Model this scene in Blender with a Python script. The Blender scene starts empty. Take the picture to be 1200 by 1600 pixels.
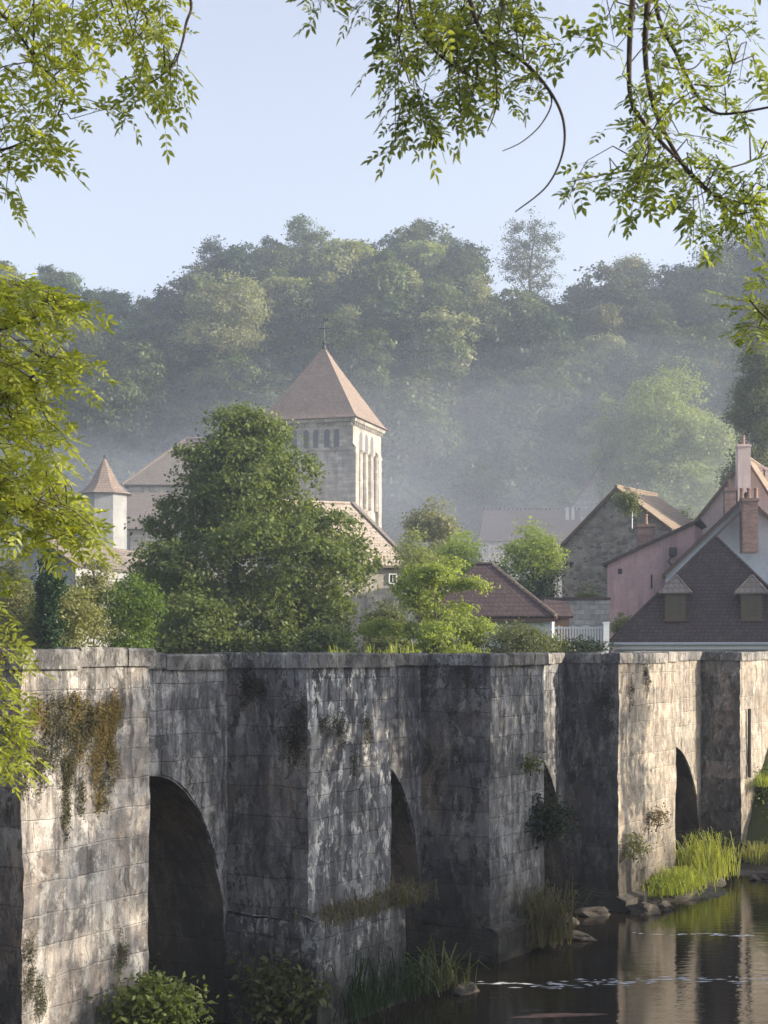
import bpy, math, random
import numpy as np
from mathutils import Vector, noise
R = math.radians
C = bpy.context.scene.collection
S = bpy.context.scene

# ------------------------------------------------------------ camera, world, sun, exposure
F = 2500.0; CX = 600.0; HY = 1018.0; CZ = 5.5          # focal length in photo pixels, principal column, horizon row, eye height
cam_d = bpy.data.cameras.new('camera'); cam = bpy.data.objects.new('camera', cam_d); C.objects.link(cam)
cam.location = (0, 0, CZ); cam.rotation_euler = (R(90), 0, 0)
cam_d.sensor_fit = 'VERTICAL'; cam_d.sensor_height = 36; cam_d.sensor_width = 27
cam_d.lens = F / 1600 * 36; cam_d.shift_y = (HY - 800) / 1600
cam_d.clip_start = 0.1; cam_d.clip_end = 5000
cam_d.dof.use_dof = True; cam_d.dof.focus_distance = 32; cam_d.dof.aperture_fstop = 9
S.camera = cam
SUN_AZ, SUN_EL = -6.0, 20.0       # degrees from +X towards +Y, elevation
sv = Vector((math.cos(R(SUN_AZ)) * math.cos(R(SUN_EL)), math.sin(R(SUN_AZ)) * math.cos(R(SUN_EL)), math.sin(R(SUN_EL))))
w = bpy.data.worlds.new('World'); S.world = w; w.use_nodes = True
nt = w.node_tree; bg = nt.nodes['Background']; sky = nt.nodes.new('ShaderNodeTexSky')
sky.sky_type = 'NISHITA'; sky.sun_disc = False; sky.sun_elevation = R(SUN_EL); sky.sun_rotation = R(90 - SUN_AZ)
sky.air_density = 1.0; sky.dust_density = 3.0; sky.ozone_density = 2.5
hsv = nt.nodes.new('ShaderNodeHueSaturation'); hsv.inputs['Saturation'].default_value = .5; hsv.inputs['Hue'].default_value = .512; hsv.inputs['Value'].default_value = 1.19
nt.links.new(sky.outputs[0], hsv.inputs['Color']); nt.links.new(hsv.outputs[0], bg.inputs[0]); bg.inputs[1].default_value = 0.15
sd = bpy.data.lights.new('sun', 'SUN'); sd.energy = 5.0; sd.angle = R(0.5); sd.color = (1, .86, .66)
so = bpy.data.objects.new('sun', sd); C.objects.link(so)
so.rotation_euler = (-sv).to_track_quat('-Z', 'Y').to_euler()
S.view_settings.view_transform = 'Standard'; S.view_settings.look = 'None'; S.view_settings.exposure = 0.85; S.view_settings.gamma = 1
S.cycles.use_denoising = True; S.cycles.max_bounces = 7; S.cycles.volume_bounces = 1
S.cycles.diffuse_bounces = 3; S.cycles.transmission_bounces = 4; S.cycles.glossy_bounces = 3
HAZE = 0.00085

def at(px, py, Y):
    return Vector(((px - CX) / F * Y, Y, CZ + (HY - py) / F * Y))
def zat(py, Y): return CZ + (HY - py) / F * Y
def along(A, d, px):       # how far from A along direction d to reach picture column px
    k = (px - CX) / F
    return (k * A.y - A.x) / (d.x - k * d.y)

# ------------------------------------------------------------ objects and tags
ORG = {}
def tag(o, label=None, cat=None, group=None, kind=None):
    if label: o['label'] = label
    if cat: o['category'] = cat
    if group: o['group'] = group
    if kind: o['kind'] = kind
    return o
def thing(name, label, cat, loc=(0, 0, 0), group=None):
    o = bpy.data.objects.new(name, None); C.objects.link(o); o.location = loc
    o.empty_display_size = .3
    ORG[o] = Vector(loc)
    return tag(o, label, cat, group)
def link(name, me, m, parent=None, loc=None):
    """mesh given in world coordinates; origin moved to the parent's base"""
    o = bpy.data.objects.new(name, me); C.objects.link(o)
    if m is not None and not me.materials: me.materials.append(m)
    if parent is not None:
        o.parent = parent; g = ORG[parent]
    else:
        g = Vector(loc) if loc is not None else Vector((0, 0, 0)); o.location = g
    ORG[o] = g
    if g.length > 0:
        n = len(me.vertices); a = np.empty(n * 3, np.float32); me.vertices.foreach_get('co', a)
        a = a.reshape(-1, 3) - np.array(g, np.float32); me.vertices.foreach_set('co', a.ravel()); me.update()
    return o
def mesh(name, v, f, smooth=False):
    me = bpy.data.meshes.new(name); me.from_pydata([tuple(p) for p in v], [], f); me.update()
    if smooth: me.polygons.foreach_set('use_smooth', [True] * len(me.polygons))
    return me
def quads(name, V, tint=None):
    """V: (n,4,3) float array of quads"""
    n = len(V); me = bpy.data.meshes.new(name)
    me.vertices.add(n * 4); me.loops.add(n * 4); me.polygons.add(n)
    me.vertices.foreach_set('co', np.ascontiguousarray(V, np.float32).ravel())
    me.loops.foreach_set('vertex_index', np.arange(n * 4, dtype=np.int32))
    me.polygons.foreach_set('loop_start', np.arange(n, dtype=np.int32) * 4)
    me.update(calc_edges=True)
    if tint is not None:
        a = me.attributes.new('tint', 'FLOAT', 'POINT'); a.data.foreach_set('value', np.repeat(tint, 4).astype(np.float32))
    return me

class MB:
    def __init__(s): s.v = []; s.f = []
    def add(s, v, f):
        b = len(s.v); s.v += [Vector(p) for p in v]; s.f += [tuple(b + i for i in q) for q in f]; return s
    def box(s, o, ax, ay, az):          # corner o, three edge vectors
        o, ax, ay, az = map(Vector, (o, ax, ay, az))
        return s.add([o, o+ax, o+ax+ay, o+ay, o+az, o+ax+az, o+ax+ay+az, o+ay+az],
                     [(0,3,2,1), (4,5,6,7), (0,1,5,4), (1,2,6,5), (2,3,7,6), (3,0,4,7)])
    def slab(s, pts, th):               # polygon thickened downwards along its normal
        pts = [Vector(p) for p in pts]
        n = (pts[1]-pts[0]).cross(pts[2]-pts[0]).normalized()
        if n.z < 0: n = -n
        k = len(pts); q = [p - n*th for p in pts]
        return s.add(pts + q, [tuple(range(k)), tuple(range(2*k-1, k-1, -1))] + [(i, (i+1) % k, k+(i+1) % k, k+i) for i in range(k)])
    def prism(s, pts, d):               # polygon swept by vector d
        pts = [Vector(p) for p in pts]; d = Vector(d); k = len(pts)
        return s.add(pts + [p+d for p in pts], [tuple(range(k)), tuple(range(2*k-1, k-1, -1))] + [(i, (i+1) % k, k+(i+1) % k, k+i) for i in range(k)])
    def tube(s, pts, rad, sides=7, cap=True):
        pts = [Vector(p) for p in pts]
        if not hasattr(rad, '__len__'): rad = [rad]*len(pts)
        b = len(s.v); n = len(pts); up = Vector((.13, .31, .94))
        for i, p in enumerate(pts):
            t = (pts[min(i+1, n-1)] - pts[max(i-1, 0)]).normalized()
            a = t.cross(up)
            if a.length < .1: a = t.cross(Vector((1, 0, 0)))
            a.normalize(); c = t.cross(a)
            for k in range(sides):
                an = 2*math.pi*k/sides
                s.v.append(p + (a*math.cos(an) + c*math.sin(an))*rad[i])
        for i in range(n-1):
            for k in range(sides):
                k2 = (k+1) % sides
                s.f.append((b+i*sides+k, b+i*sides+k2, b+(i+1)*sides+k2, b+(i+1)*sides+k))
        if cap:
            s.f.append(tuple(b+k for k in reversed(range(sides)))); s.f.append(tuple(b+(n-1)*sides+k for k in range(sides)))
        return s
    def lathe(s, c, prof, sides=14):    # prof [(r,z)] about vertical axis through c
        c = Vector(c); b = len(s.v)
        for r, z in prof:
            for k in range(sides):
                a = 2*math.pi*k/sides; s.v.append(c + Vector((r*math.cos(a), r*math.sin(a), z)))
        for i in range(len(prof)-1):
            for k in range(sides):
                k2 = (k+1) % sides; s.f.append((b+i*sides+k, b+i*sides+k2, b+(i+1)*sides+k2, b+(i+1)*sides+k))
        s.f.append(tuple(b+k for k in reversed(range(sides)))); s.f.append(tuple(b+(len(prof)-1)*sides+k for k in range(sides)))
        return s
    def build(s, name, m, parent=None, loc=None, smooth=False):
        return link(name, mesh(name, s.v, s.f, smooth), m, parent, loc)

# ------------------------------------------------------------ materials
class NT:
    def __init__(s, name):
        s.m = bpy.data.materials.new(name); s.m.use_nodes = True; s.t = s.m.node_tree
        s.out = s.t.nodes['Material Output']; s.p = s.t.nodes['Principled BSDF']
    def n(s, typ, **k):
        nd = s.t.nodes.new('ShaderNode' + typ)
        for a, b in k.items(): setattr(nd, a, b)
        return nd
    def set(s, nd, key, val):
        i = nd.inputs[key]
        if isinstance(val, bpy.types.NodeSocket): s.t.links.new(val, i)
        else: i.default_value = val
    def math(s, op, a, b=0.0, c=None, clamp=False):
        nd = s.n('Math', operation=op, use_clamp=clamp); s.set(nd, 0, a); s.set(nd, 1, b)
        if c is not None: s.set(nd, 2, c)
        return nd.outputs[0]
    def mix(s, f, a, b, mode='MIX'):
        nd = s.n('Mix', data_type='RGBA', blend_type=mode)
        s.set(nd, 0, f)
        for i, v in ((6, a), (7, b)):
            if isinstance(v, tuple) and len(v) == 3: v = v + (1,)
            s.set(nd, i, v)
        return nd.outputs[2]
    def noise(s, vec, scale=5, detail=4, rough=.6, dist=0, out=0):
        nd = s.n('TexNoise'); s.set(nd, 'Vector', vec); s.set(nd, 'Scale', scale); s.set(nd, 'Detail', detail)
        s.set(nd, 'Roughness', rough); s.set(nd, 'Distortion', dist); return nd.outputs[out]
    def ramp(s, f, lo, hi, a=0.0, b=1.0):
        nd = s.n('MapRange', interpolation_type='SMOOTHSTEP')
        for i, v in enumerate((f, lo, hi, a, b)): s.set(nd, i, v)
        return nd.outputs[0]
    def scale(s, vec, x, y, z):
        nd = s.n('VectorMath', operation='MULTIPLY'); s.set(nd, 0, vec); s.set(nd, 1, (x, y, z)); return nd.outputs[0]
    def add(s, a, b):
        nd = s.n('VectorMath', operation='ADD'); s.set(nd, 0, a); s.set(nd, 1, b); return nd.outputs[0]
    def sep(s, v):
        nd = s.n('SeparateXYZ'); s.set(nd, 0, v); return nd.outputs
    def comb(s, x, y, z=0.0):
        nd = s.n('CombineXYZ'); s.set(nd, 0, x); s.set(nd, 1, y); s.set(nd, 2, z); return nd.outputs[0]
    def coord(s): return s.n('TexCoord').outputs['Object']
    def wpos(s): return s.n('NewGeometry').outputs['Position']
    def bump(s, h, st=.5, d=.02, nrm=None):
        nd = s.n('Bump'); s.set(nd, 'Height', h); s.set(nd, 'Strength', st); s.set(nd, 'Distance', d)
        if nrm is not None: s.set(nd, 'Normal', nrm)
        return nd.outputs[0]
    def done(s, col, rough=.9, nrm=None, spec=.3):
        s.set(s.p, 'Base Color', col if not (isinstance(col, tuple) and len(col) == 3) else col+(1,))
        s.set(s.p, 'Roughness', rough); s.set(s.p, 'Specular IOR Level', spec)
        if nrm is not None: s.set(s.p, 'Normal', nrm)
        return s.m

def bridge_stone(name, c1, c2, white=.3, dark=.4, lich=.5, seed=0.0, warm=.3, course=.36, width=.72, limes=None):
    t = NT(name); P = t.coord(); x, y, z = t.sep(P)
    u = t.math('ADD', x, y)
    wob = t.noise(P, 1.3, 3, .6)
    wz = t.math('MULTIPLY_ADD', t.math('SUBTRACT', wob, .5), .12, z)
    wu = t.math('MULTIPLY_ADD', t.math('SUBTRACT', t.noise(P, 2.1, 2, .5), .5), .16, u)
    uv = t.comb(t.math('ADD', wu, seed*3.7), wz)
    br = t.n('TexBrick'); br.offset = .43; br.squash = 1.25; br.squash_frequency = 3
    t.set(br, 'Vector', uv); t.set(br, 'Scale', 1.0); t.set(br, 'Mortar Size', .014); t.set(br, 'Mortar Smooth', .6)
    t.set(br, 'Brick Width', width); t.set(br, 'Row Height', course); t.set(br, 'Bias', 0.0)
    t.set(br, 'Color1', c1+(1,)); t.set(br, 'Color2', c2+(1,)); t.set(br, 'Mortar', tuple((1.15 if seed < 2 or 10 < seed < 14 else .7)*a+.01 for a in c1)+(1,))
    col = br.outputs['Color']; mort = br.outputs['Fac']
    bt = t.n('TexBrick'); bt.offset = .43; bt.squash = 1.25; bt.squash_frequency = 3
    t.set(bt, 'Vector', t.add(uv, (width*2.0*11, course*8, 0))); t.set(bt, 'Scale', 1.0); t.set(bt, 'Mortar Size', 0.0); t.set(bt, 'Brick Width', width); t.set(bt, 'Row Height', course)
    t.set(bt, 'Color1', (.62, .62, .65, 1)); t.set(bt, 'Color2', (1.15, 1.13, 1.12, 1)); col = t.mix(.7, col, bt.outputs['Color'], 'MULTIPLY')
    # broad patchiness and warm staining
    big = t.noise(P, .55, 4, .65, .4)
    col = t.mix(t.ramp(big, .38, .68), col, (.30, .225, .155), 'MIX') if warm > 2 else t.mix(t.math('MULTIPLY', t.ramp(big, .42, .7), warm), col, (.36, .25, .16))
    # vertical run-off streaks
    sp = t.comb(t.math('MULTIPLY', u, 5.5), t.math('MULTIPLY', z, .42), seed)
    st = t.noise(sp, 1.0, 5, .62, .25)
    topm = t.ramp(z, 2.0, 5.4, .45, 1.0)
    sd_ = t.math('MULTIPLY', t.ramp(st, .49, .58), topm)
    col = t.mix(t.math('MULTIPLY', sd_, min(1, dark*1.5)), col, (.05, .05, .052))
    sp2 = t.comb(t.math('MULTIPLY', u, 4.0), t.math('MULTIPLY', z, .35), seed+7.3)
    st2 = t.noise(sp2, 1.3, 5, .6, .3)
    col = t.mix(t.math('MULTIPLY', t.ramp(st2, .52, .62), white), col, (.62, .60, .56))
    # flaky white lime and black lichen patches
    pp = t.scale(P, 1, 1, .55)
    l1 = t.noise(pp, 5.0, 9, .74, .5)
    ww = white if limes is None else limes
    col = t.mix(t.math('MULTIPLY', t.ramp(l1, .525, .57), min(1, ww*1.3)), col, (.66, .65, .62))
    l2 = t.noise(t.add(pp, (seed, 3.1, 9.2)), 4.2, 9, .78, .5)
    col = t.mix(t.math('MULTIPLY', t.ramp(l2, .53, .575), lich), col, (.035, .036, .032))
    l3 = t.noise(t.add(P, (5.1, seed, 1.2)), 11, 6, .7)
    col = t.mix(t.math('MULTIPLY', t.ramp(l3, .57, .66), .55), col, (.07, .07, .06))
    l4 = t.noise(t.add(P, (1.7, seed, 8.2)), 16, 4, .7)
    col = t.mix(t.math('MULTIPLY', t.ramp(l4, .6, .68), .35), col, (.5, .5, .47))
    # broad dark staining that also paints in shade, weaker on the sunlit stone
    l5 = t.noise(t.add(t.scale(P, 1, 1, .45), (seed*2, 4.4, 1.1)), .9, 7, .7, .6)
    col = t.mix(t.math('MULTIPLY', t.ramp(l5, .46, .6), .62 if not 10 < seed < 14 else .25), col, (.075, .075, .085))
    # damp dark band near the water
    wet = t.ramp(t.math('ADD', z, t.math('MULTIPLY', t.math('SUBTRACT', big, .5), 2.8)), .2, 2.0, 1.0, 0.0)
    col = t.mix(t.math('MULTIPLY', wet, .82), col, (.045, .042, .034))
    fine = t.noise(P, 38, 6, .7)
    col = t.mix(.35, col, t.mix(fine, (.0, .0, .0), (1, 1, 1)), 'OVERLAY')
    mid = t.noise(P, 6, 7, .65)
    h = t.math('ADD', t.math('MULTIPLY', mid, .9), t.math('MULTIPLY', fine, .25))
    h = t.math('SUBTRACT', h, t.math('MULTIPLY', mort, .6))
    h = t.math('SUBTRACT', h, t.math('MULTIPLY', t.ramp(l2, .53, .56), .25))
    return t.done(col, .93, t.bump(h, .8, .035), .2)

def plain_stone(name, c, c2=None, sc=1.2, brick=None, st=.35, streak=.25):
    t = NT(name); P = t.coord(); c2 = c2 or tuple(a*.7 for a in c)
    f = t.noise(P, sc, 6, .7); col = t.mix(t.ramp(f, .35, .65), c, c2)
    x, y, z = t.sep(P)
    h = t.noise(P, 14, 5, .7)
    if brick:
        br = t.n('TexBrick'); t.set(br, 'Vector', t.comb(t.math('ADD', x, t.math('MULTIPLY', y, .9)), t.math('ADD', z, t.math('MULTIPLY', t.noise(P, 1.5), .15)))); t.set(br, 'Scale', 1)
        t.set(br, 'Mortar Size', brick[2]); t.set(br, 'Brick Width', brick[0]); t.set(br, 'Row Height', brick[1]); t.set(br, 'Mortar Smooth', .4)
        t.set(br, 'Color1', (1.15, 1.12, 1.08, 1)); t.set(br, 'Color2', (.72, .72, .74, 1)); t.set(br, 'Mortar', brick[3]+(1,))
        col = t.mix(1.0, col, br.outputs['Color'], 'MULTIPLY')
        h = t.math('SUBTRACT', h, br.outputs['Fac'])
    s = t.noise(t.comb(t.math('MULTIPLY', t.math('ADD', x, y), 3), t.math('MULTIPLY', z, .3)), 1, 5, .6)
    col = t.mix(t.math('MULTIPLY', t.ramp(s, .5, .66), streak), col, (.1, .1, .1))
    fine = t.noise(P, 9, 6, .75); col = t.mix(.4, col, t.mix(fine, (0, 0, 0), (1, 1, 1)), 'OVERLAY')
    return t.done(col, .92, t.bump(h, st, .03), .2)

def tiles(name, c, c2, row=.16, wd=.17, moss=.25):
    t = NT(name); P = t.coord(); x, y, z = t.sep(P)
    br = t.n('TexBrick'); t.set(br, 'Vector', t.comb(t.math('ADD', x, t.math('MULTIPLY', y, .35)), z)); t.set(br, 'Scale', 1)
    t.set(br, 'Mortar Size', .012); t.set(br, 'Brick Width', wd); t.set(br, 'Row Height', row)
    t.set(br, 'Color1', c+(1,)); t.set(br, 'Color2', c2+(1,)); t.set(br, 'Mortar', tuple(a*.4 for a in c)+(1,))
    col = br.outputs['Color']
    b = t.noise(P, .8, 5, .7); col = t.mix(t.math('MULTIPLY', t.ramp(b, .45, .7), .5), col, tuple(a*.5 for a in c))
    g = t.noise(P, 3.2, 6, .7); col = t.mix(t.math('MULTIPLY', t.ramp(g, .5, .62), min(1, moss*1.6)), col, (.20, .20, .13))
    f = t.noise(P, 13, 4, .7); col = t.mix(.4, col, t.mix(f, (0, 0, 0), (1, 1, 1)), 'OVERLAY')
    h = t.math('SUBTRACT', t.noise(P, 8, 4), br.outputs['Fac'])
    return t.done(col, .88, t.bump(h, .5, .03), .25)

def leafmat(name, dark, light, trans=.45, tcol=None, rough=.5, shine=.25):
    t = NT(name); a = t.n('Attribute', attribute_name='tint').outputs['Fac']
    oi = t.n('ObjectInfo').outputs['Random']
    f = t.math('ADD', t.math('MULTIPLY', a, .75), t.math('MULTIPLY', oi, .3), clamp=True)
    col = t.mix(f, dark, light)
    hs = t.n('HueSaturation'); t.set(hs, 'Hue', t.math('MULTIPLY_ADD', oi, .05, .475)); t.set(hs, 'Color', col); t.set(hs, 'Saturation', t.math('MULTIPLY_ADD', oi, .3, .8))
    col = hs.outputs[0]
    t.set(t.p, 'Base Color', col); t.set(t.p, 'Roughness', rough); t.set(t.p, 'Specular IOR Level', shine)
    tr = t.n('BsdfTranslucent'); tc = t.mix(1.0, col, (tcol or (1.5, 1.6, .6)), 'MULTIPLY'); t.set(tr, 'Color', tc)
    mx = t.n('MixShader'); t.set(mx, 0, trans); t.t.links.new(t.p.outputs[0], mx.inputs[1]); t.t.links.new(tr.outputs[0], mx.inputs[2])
    t.t.links.new(mx.outputs[0], t.out.inputs[0])
    return t.m

def flat(name, c, rough=.7, var=.25, sc=6, metal=0):
    t = NT(name); P = t.coord(); f = t.noise(P, sc, 5, .7)
    col = t.mix(f, tuple(a*(1-var) for a in c), tuple(min(1, a*(1+var)) for a in c)); t.set(t.p, 'Metallic', metal)
    return t.done(col, rough, t.bump(f, .25, .01))

M = {}
M['pier_a'] = bridge_stone('stone_pale_warm', (.37, .345, .32), (.25, .235, .225), .35, .45, .35, 1.0, .35)
M['pier_b'] = bridge_stone('stone_lime_washed', (.27, .275, .30), (.18, .183, .20), .4, .6, .6, 4.0, .1, .34, .6, limes=.75)  # stone colour cooled to carry the bluish shade on this pier
M['pier_c'] = bridge_stone('stone_grey', (.275, .278, .295), (.185, .187, .20), .3, .55, .5, 8.0, .15)  # grey leans blue, putting shade into the colour of these walls
M['pier_d'] = bridge_stone('stone_sunlit_tone', (.43, .38, .31), (.34, .29, .24), .25, .3, .3, 12.0, .25)  # warmer, lighter copy: sunlight put into the stone of the lit piers
M['side'] = bridge_stone('stone_side_brown', (.25, .24, .24), (.14, .135, .138), .10, .3, .7, 20.0, .5, .44, .95, limes=.2)  # darker, cooler tone that puts the sides' shade into the stone
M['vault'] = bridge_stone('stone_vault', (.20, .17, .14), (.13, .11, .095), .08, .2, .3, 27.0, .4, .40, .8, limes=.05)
M['coping'] = bridge_stone('stone_coping', (.28, .265, .245), (.20, .19, .18), .2, .12, .75, 33.0, .1, 2.0, 1.1)
M['rock'] = plain_stone('river_rock', (.12, .105, .09), (.05, .045, .04), 3)
M['redrock'] = plain_stone('reddish_river_rock', (.28, .17, .13), (.16, .10, .085), 3)
M['church'] = plain_stone('church_limestone', (.50, .46, .40), (.36, .33, .30), .7, (.55, .28, .012, (.62, .62, .62)), .4, .4)
M['rubble'] = plain_stone('rubble_stone', (.36, .32, .27), (.22, .20, .18), 1.2, (.36, .2, .03, (.8, .8, .8)), .8, .2)
def rubble():
    t = NT('rubble_masonry'); P = t.coord(); Q = t.scale(P, 3.0, 3.0, 5.2); vo = t.n('TexVoronoi', feature='DISTANCE_TO_EDGE'); t.set(vo, 'Vector', Q); t.set(vo, 'Scale', 1.0)
    vc = t.n('TexVoronoi'); t.set(vc, 'Vector', Q); t.set(vc, 'Scale', 1.0); hsx = t.sep(vc.outputs['Color'])
    col = t.mix(hsx[0], (.16, .14, .125), (.42, .37, .31)); col = t.mix(t.ramp(vo.outputs[0], .0, .09, 1, 0), col, (.40, .36, .31))
    col = t.mix(t.math('MULTIPLY', t.ramp(t.noise(P, .6, 5), .42, .62), .45), col, (.15, .14, .12)); f = t.noise(P, 12, 5, .7); col = t.mix(.4, col, t.mix(f, (0, 0, 0), (1, 1, 1)), 'OVERLAY')
    return t.done(col, .95, t.bump(t.math('ADD', t.ramp(vo.outputs[0], 0, .12), f), .8, .04), .2)
M['rubble'] = rubble()
M['white'] = plain_stone('white_render', (.36, .36, .355), (.28, .285, .29), .8, None, .15, .25)
M['bluewhite'] = plain_stone('pale_blue_render', (.56, .60, .66), (.46, .51, .57), .8, None, .15, .15)
M['pink'] = plain_stone('pink_render', (.50, .34, .33), (.40, .27, .27), .7, None, .15, .3)
M['pinkpale'] = plain_stone('pale_pink_render', (.62, .49, .46), (.50, .40, .38), .7, None, .15, .2)
M['brick'] = plain_stone('red_brick', (.25, .175, .16), (.185, .13, .12), 2, (.22, .075, .01, (.9, .85, .8)), .4, .2)
M['gwall'] = plain_stone('garden_wall_stone', (.33, .33, .33), (.22, .23, .24), 1.5, (.4, .2, .02, (.8, .8, .8)), .6, .2)
M['slate'] = tiles('brown_slate_tiles', (.085, .062, .064), (.06, .046, .05), .14, .16, .08)
M['redtile'] = tiles('brown_red_tiles', (.105, .07, .072), (.08, .056, .06), .16, .18, .1)
M['tile'] = tiles('old_clay_tiles', (.34, .26, .20), (.27, .20, .16), .17, .18, .35)
M['towertile'] = tiles('tower_clay_tiles', (.30, .225, .185), (.23, .18, .155), .2, .2, .15)
M['paletile'] = tiles('pale_clay_tiles', (.56, .46, .38), (.46, .38, .31), .2, .2, .1)
M['greytile'] = tiles('grey_brown_tiles', (.24, .20, .18), (.19, .165, .155), .2, .2, .2)
M['trim'] = flat('weathered_wood', (.12, .08, .06))
M['white_paint'] = flat('white_paint', (.7, .72, .74), .5, .1)
M['metal'] = flat('dark_metal', (.05, .05, .05), .5, .2, 6, .6)
M['lightmetal'] = flat('galvanised_metal', (.5, .52, .55), .4, .2, 6, .7)
M['pot'] = flat('terracotta', (.27, .165, .125))
M['bark'] = flat('bark_grey', (.10, .085, .065), .95, .4, 12)
M['barkpale'] = flat('bark_pale', (.32, .30, .26), .9, .4, 9)
M['twig'] = flat('twig_brown', (.045, .03, .022), .8, .3, 30)
t = NT('window_glass'); M['glass'] = t.done((.02, .025, .03), .08, None, .6)
t = NT('dark_opening'); M['dark'] = t.done((.03, .03, .035), .9)
t = NT('shadowed_opening'); M['dim'] = t.done((.15, .15, .16), .95)
M['olive_pane'] = flat('dim_yellow_pane', (.09, .09, .055), .15, .4, 3)  # olive colour stands in for a dim reflection in the panes
M['leaf_hill'] = leafmat('hill_leaves', (.018, .030, .012), (.13, .155, .045), .28)
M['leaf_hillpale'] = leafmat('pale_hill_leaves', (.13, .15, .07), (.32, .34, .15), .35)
M['leaf_olivehill'] = leafmat('olive_hill_leaves', (.05, .06, .02), (.20, .20, .06), .3)
M['leaf_dark'] = leafmat('dark_leaves', (.012, .026, .012), (.045, .075, .025), .25)
M['leaf_big'] = leafmat('maple_leaves', (.036, .054, .020), (.20, .225, .075), .38)
M['leaf_bright'] = leafmat('bright_leaves', (.12, .16, .04), (.36, .40, .11), .5)
M['leaf_bush'] = leafmat('shrub_leaves', (.045, .075, .018), (.18, .22, .06), .4)
M['leaf_olive'] = leafmat('olive_shrub_leaves', (.10, .11, .04), (.30, .30, .11), .35)
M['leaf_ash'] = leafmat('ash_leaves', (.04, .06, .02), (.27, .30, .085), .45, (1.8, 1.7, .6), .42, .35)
M['leaf_ash_yellow'] = leafmat('yellow_ash_leaves', (.13, .16, .025), (.40, .43, .08), .5, (1.7, 1.65, .6), .42, .35)  # yellower leaf colour of the left ash tree
M['grass'] = leafmat('grass_blades', (.16, .19, .04), (.42, .44, .10), .45)
M['grassdry'] = leafmat('dry_grass_blades', (.10, .10, .05), (.26, .22, .12), .4)
M['moss'] = leafmat('moss_tufts', (.05, .05, .02), (.30, .20, .05), .2)
M['mossdark'] = leafmat('dark_moss_tufts', (.02, .022, .012), (.07, .06, .03), .1)
t = NT('ground_soil_grass'); P = t.wpos(); f = t.noise(P, .8, 8, .7); g = t.noise(P, .06, 4, .6)
M['ground'] = t.done(t.mix(t.ramp(g, .4, .6), t.mix(f, (.03, .045, .015), (.09, .10, .035)), t.mix(f, (.04, .04, .02), (.08, .09, .03))), .95, t.bump(f, .6, .1))
t = NT('river_water'); P = t.wpos()
rip = t.math('ADD', t.noise(t.scale(P, 1.2, 3.0, 1), 1.6, 4, .55, .4), t.math('MULTIPLY', t.noise(t.scale(P, 1, 2.2, 1), 6, 3, .5, .3), .25))
t.set(t.p, 'IOR', 1.33)
M['water'] = t.done((.018, .014, .009), .035, t.bump(rip, .10, .06), .5)
M['foam'] = flat('river_foam', (.75, .78, .8), .8, .1, 20)
t = NT('haze_air'); t.t.nodes.remove(t.p); v = t.n('VolumePrincipled')
t.set(v, 'Color', (.72, .82, 1.0, 1)); t.set(v, 'Density', HAZE); t.set(v, 'Anisotropy', .3); t.t.links.new(v.outputs[0], t.out.inputs['Volume']); M['haze'] = t.m
t = NT('mist_air'); t.t.nodes.remove(t.p); v = t.n('VolumePrincipled')
t.set(v, 'Color', (.80, .86, 1.0, 1)); t.set(v, 'Density', .0029); t.set(v, 'Anisotropy', .3); t.t.links.new(v.outputs[0], t.out.inputs['Volume']); M['mist'] = t.m

# ------------------------------------------------------------ terrain
PHI = math.atan(.56); DX, DY = math.sin(PHI), math.cos(PHI)      # direction of the bridge
def T2(X, Y): return (X + 14) * DX + Y * DY                      # distance along the bridge
def M2(X, Y): return -(X + 14) * DY + Y * DX                     # distance behind the bridge front plane
def brw(t_, m_, z): return Vector((-14 + t_*DX - m_*DY, t_*DY + m_*DX, z))
def ss(a, b, x):
    x = min(1, max(0, (x-a)/(b-a))); return x*x*(3-2*x)
SKY = [(-600, 470), (-100, 425), (0, 425), (100, 430), (200, 448), (285, 455), (320, 420), (400, 398), (500, 382), (600, 375), (700, 378), (750, 420), (800, 452), (900, 448), (1000, 438), (1070, 440), (1130, 415), (1200, 400), (1400, 380), (2000, 400)]
def crest(px):
    for (a, b), (c, d) in zip(SKY, SKY[1:]):
        if px <= c: return b + (d-b)*max(0, (px-a))/(c-a)
    return SKY[-1][1]
def ground_z(X, Y):
    t_, m_ = T2(X, Y), M2(X, Y)
    te = 46.0 - 10*ss(4, 10, m_) - 24*ss(-6.8, -9.4, m_)
    tn = t_ - 8*ss(1.6, 4.0, X-.24*max(Y, 0))*ss(14, 11, Y)
    near = 3.9 - 5.1*ss(10.3, 15.2, tn) if m_ < 2 else 3.6 - 4.8*ss(4, 9, t_)
    far = -1.2 + 4.2*ss(te, te+4.5, t_)
    z = max(near, far)
    if Y > 165:
        px = CX + X/max(Y, 165)*F
        ch = (HY - crest(px))/F*300 + CZ - 9 - 3
        z += ch*ss(150, 315, Y)*(1 - .0*ss(315, 420, Y)) if Y < 315 else ch*(1-.25*ss(315, 560, Y))
        z += 36*ss(64, 124, X)*ss(168, 205, Y)  # unseen rise to the right, raised to shade the lower hill
        z += 2.5*noise.noise(Vector((X*.02, Y*.02, 0)))*ss(165, 200, Y)
    return z + .12*noise.noise(Vector((X*.3, Y*.3, 3)))
xs = np.unique(np.concatenate([np.linspace(-580, -60, 27), np.arange(-60, 60.1, 1.5), np.linspace(60, 580, 27)]))
ys = np.unique(np.concatenate([np.linspace(-300, -10, 8), np.arange(-10, 62, 1.2), np.arange(62, 340, 5), np.linspace(340, 680, 12)]))
gv = [(x, y, ground_z(x, y)) for y in ys for x in xs]; nx = len(xs)
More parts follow.
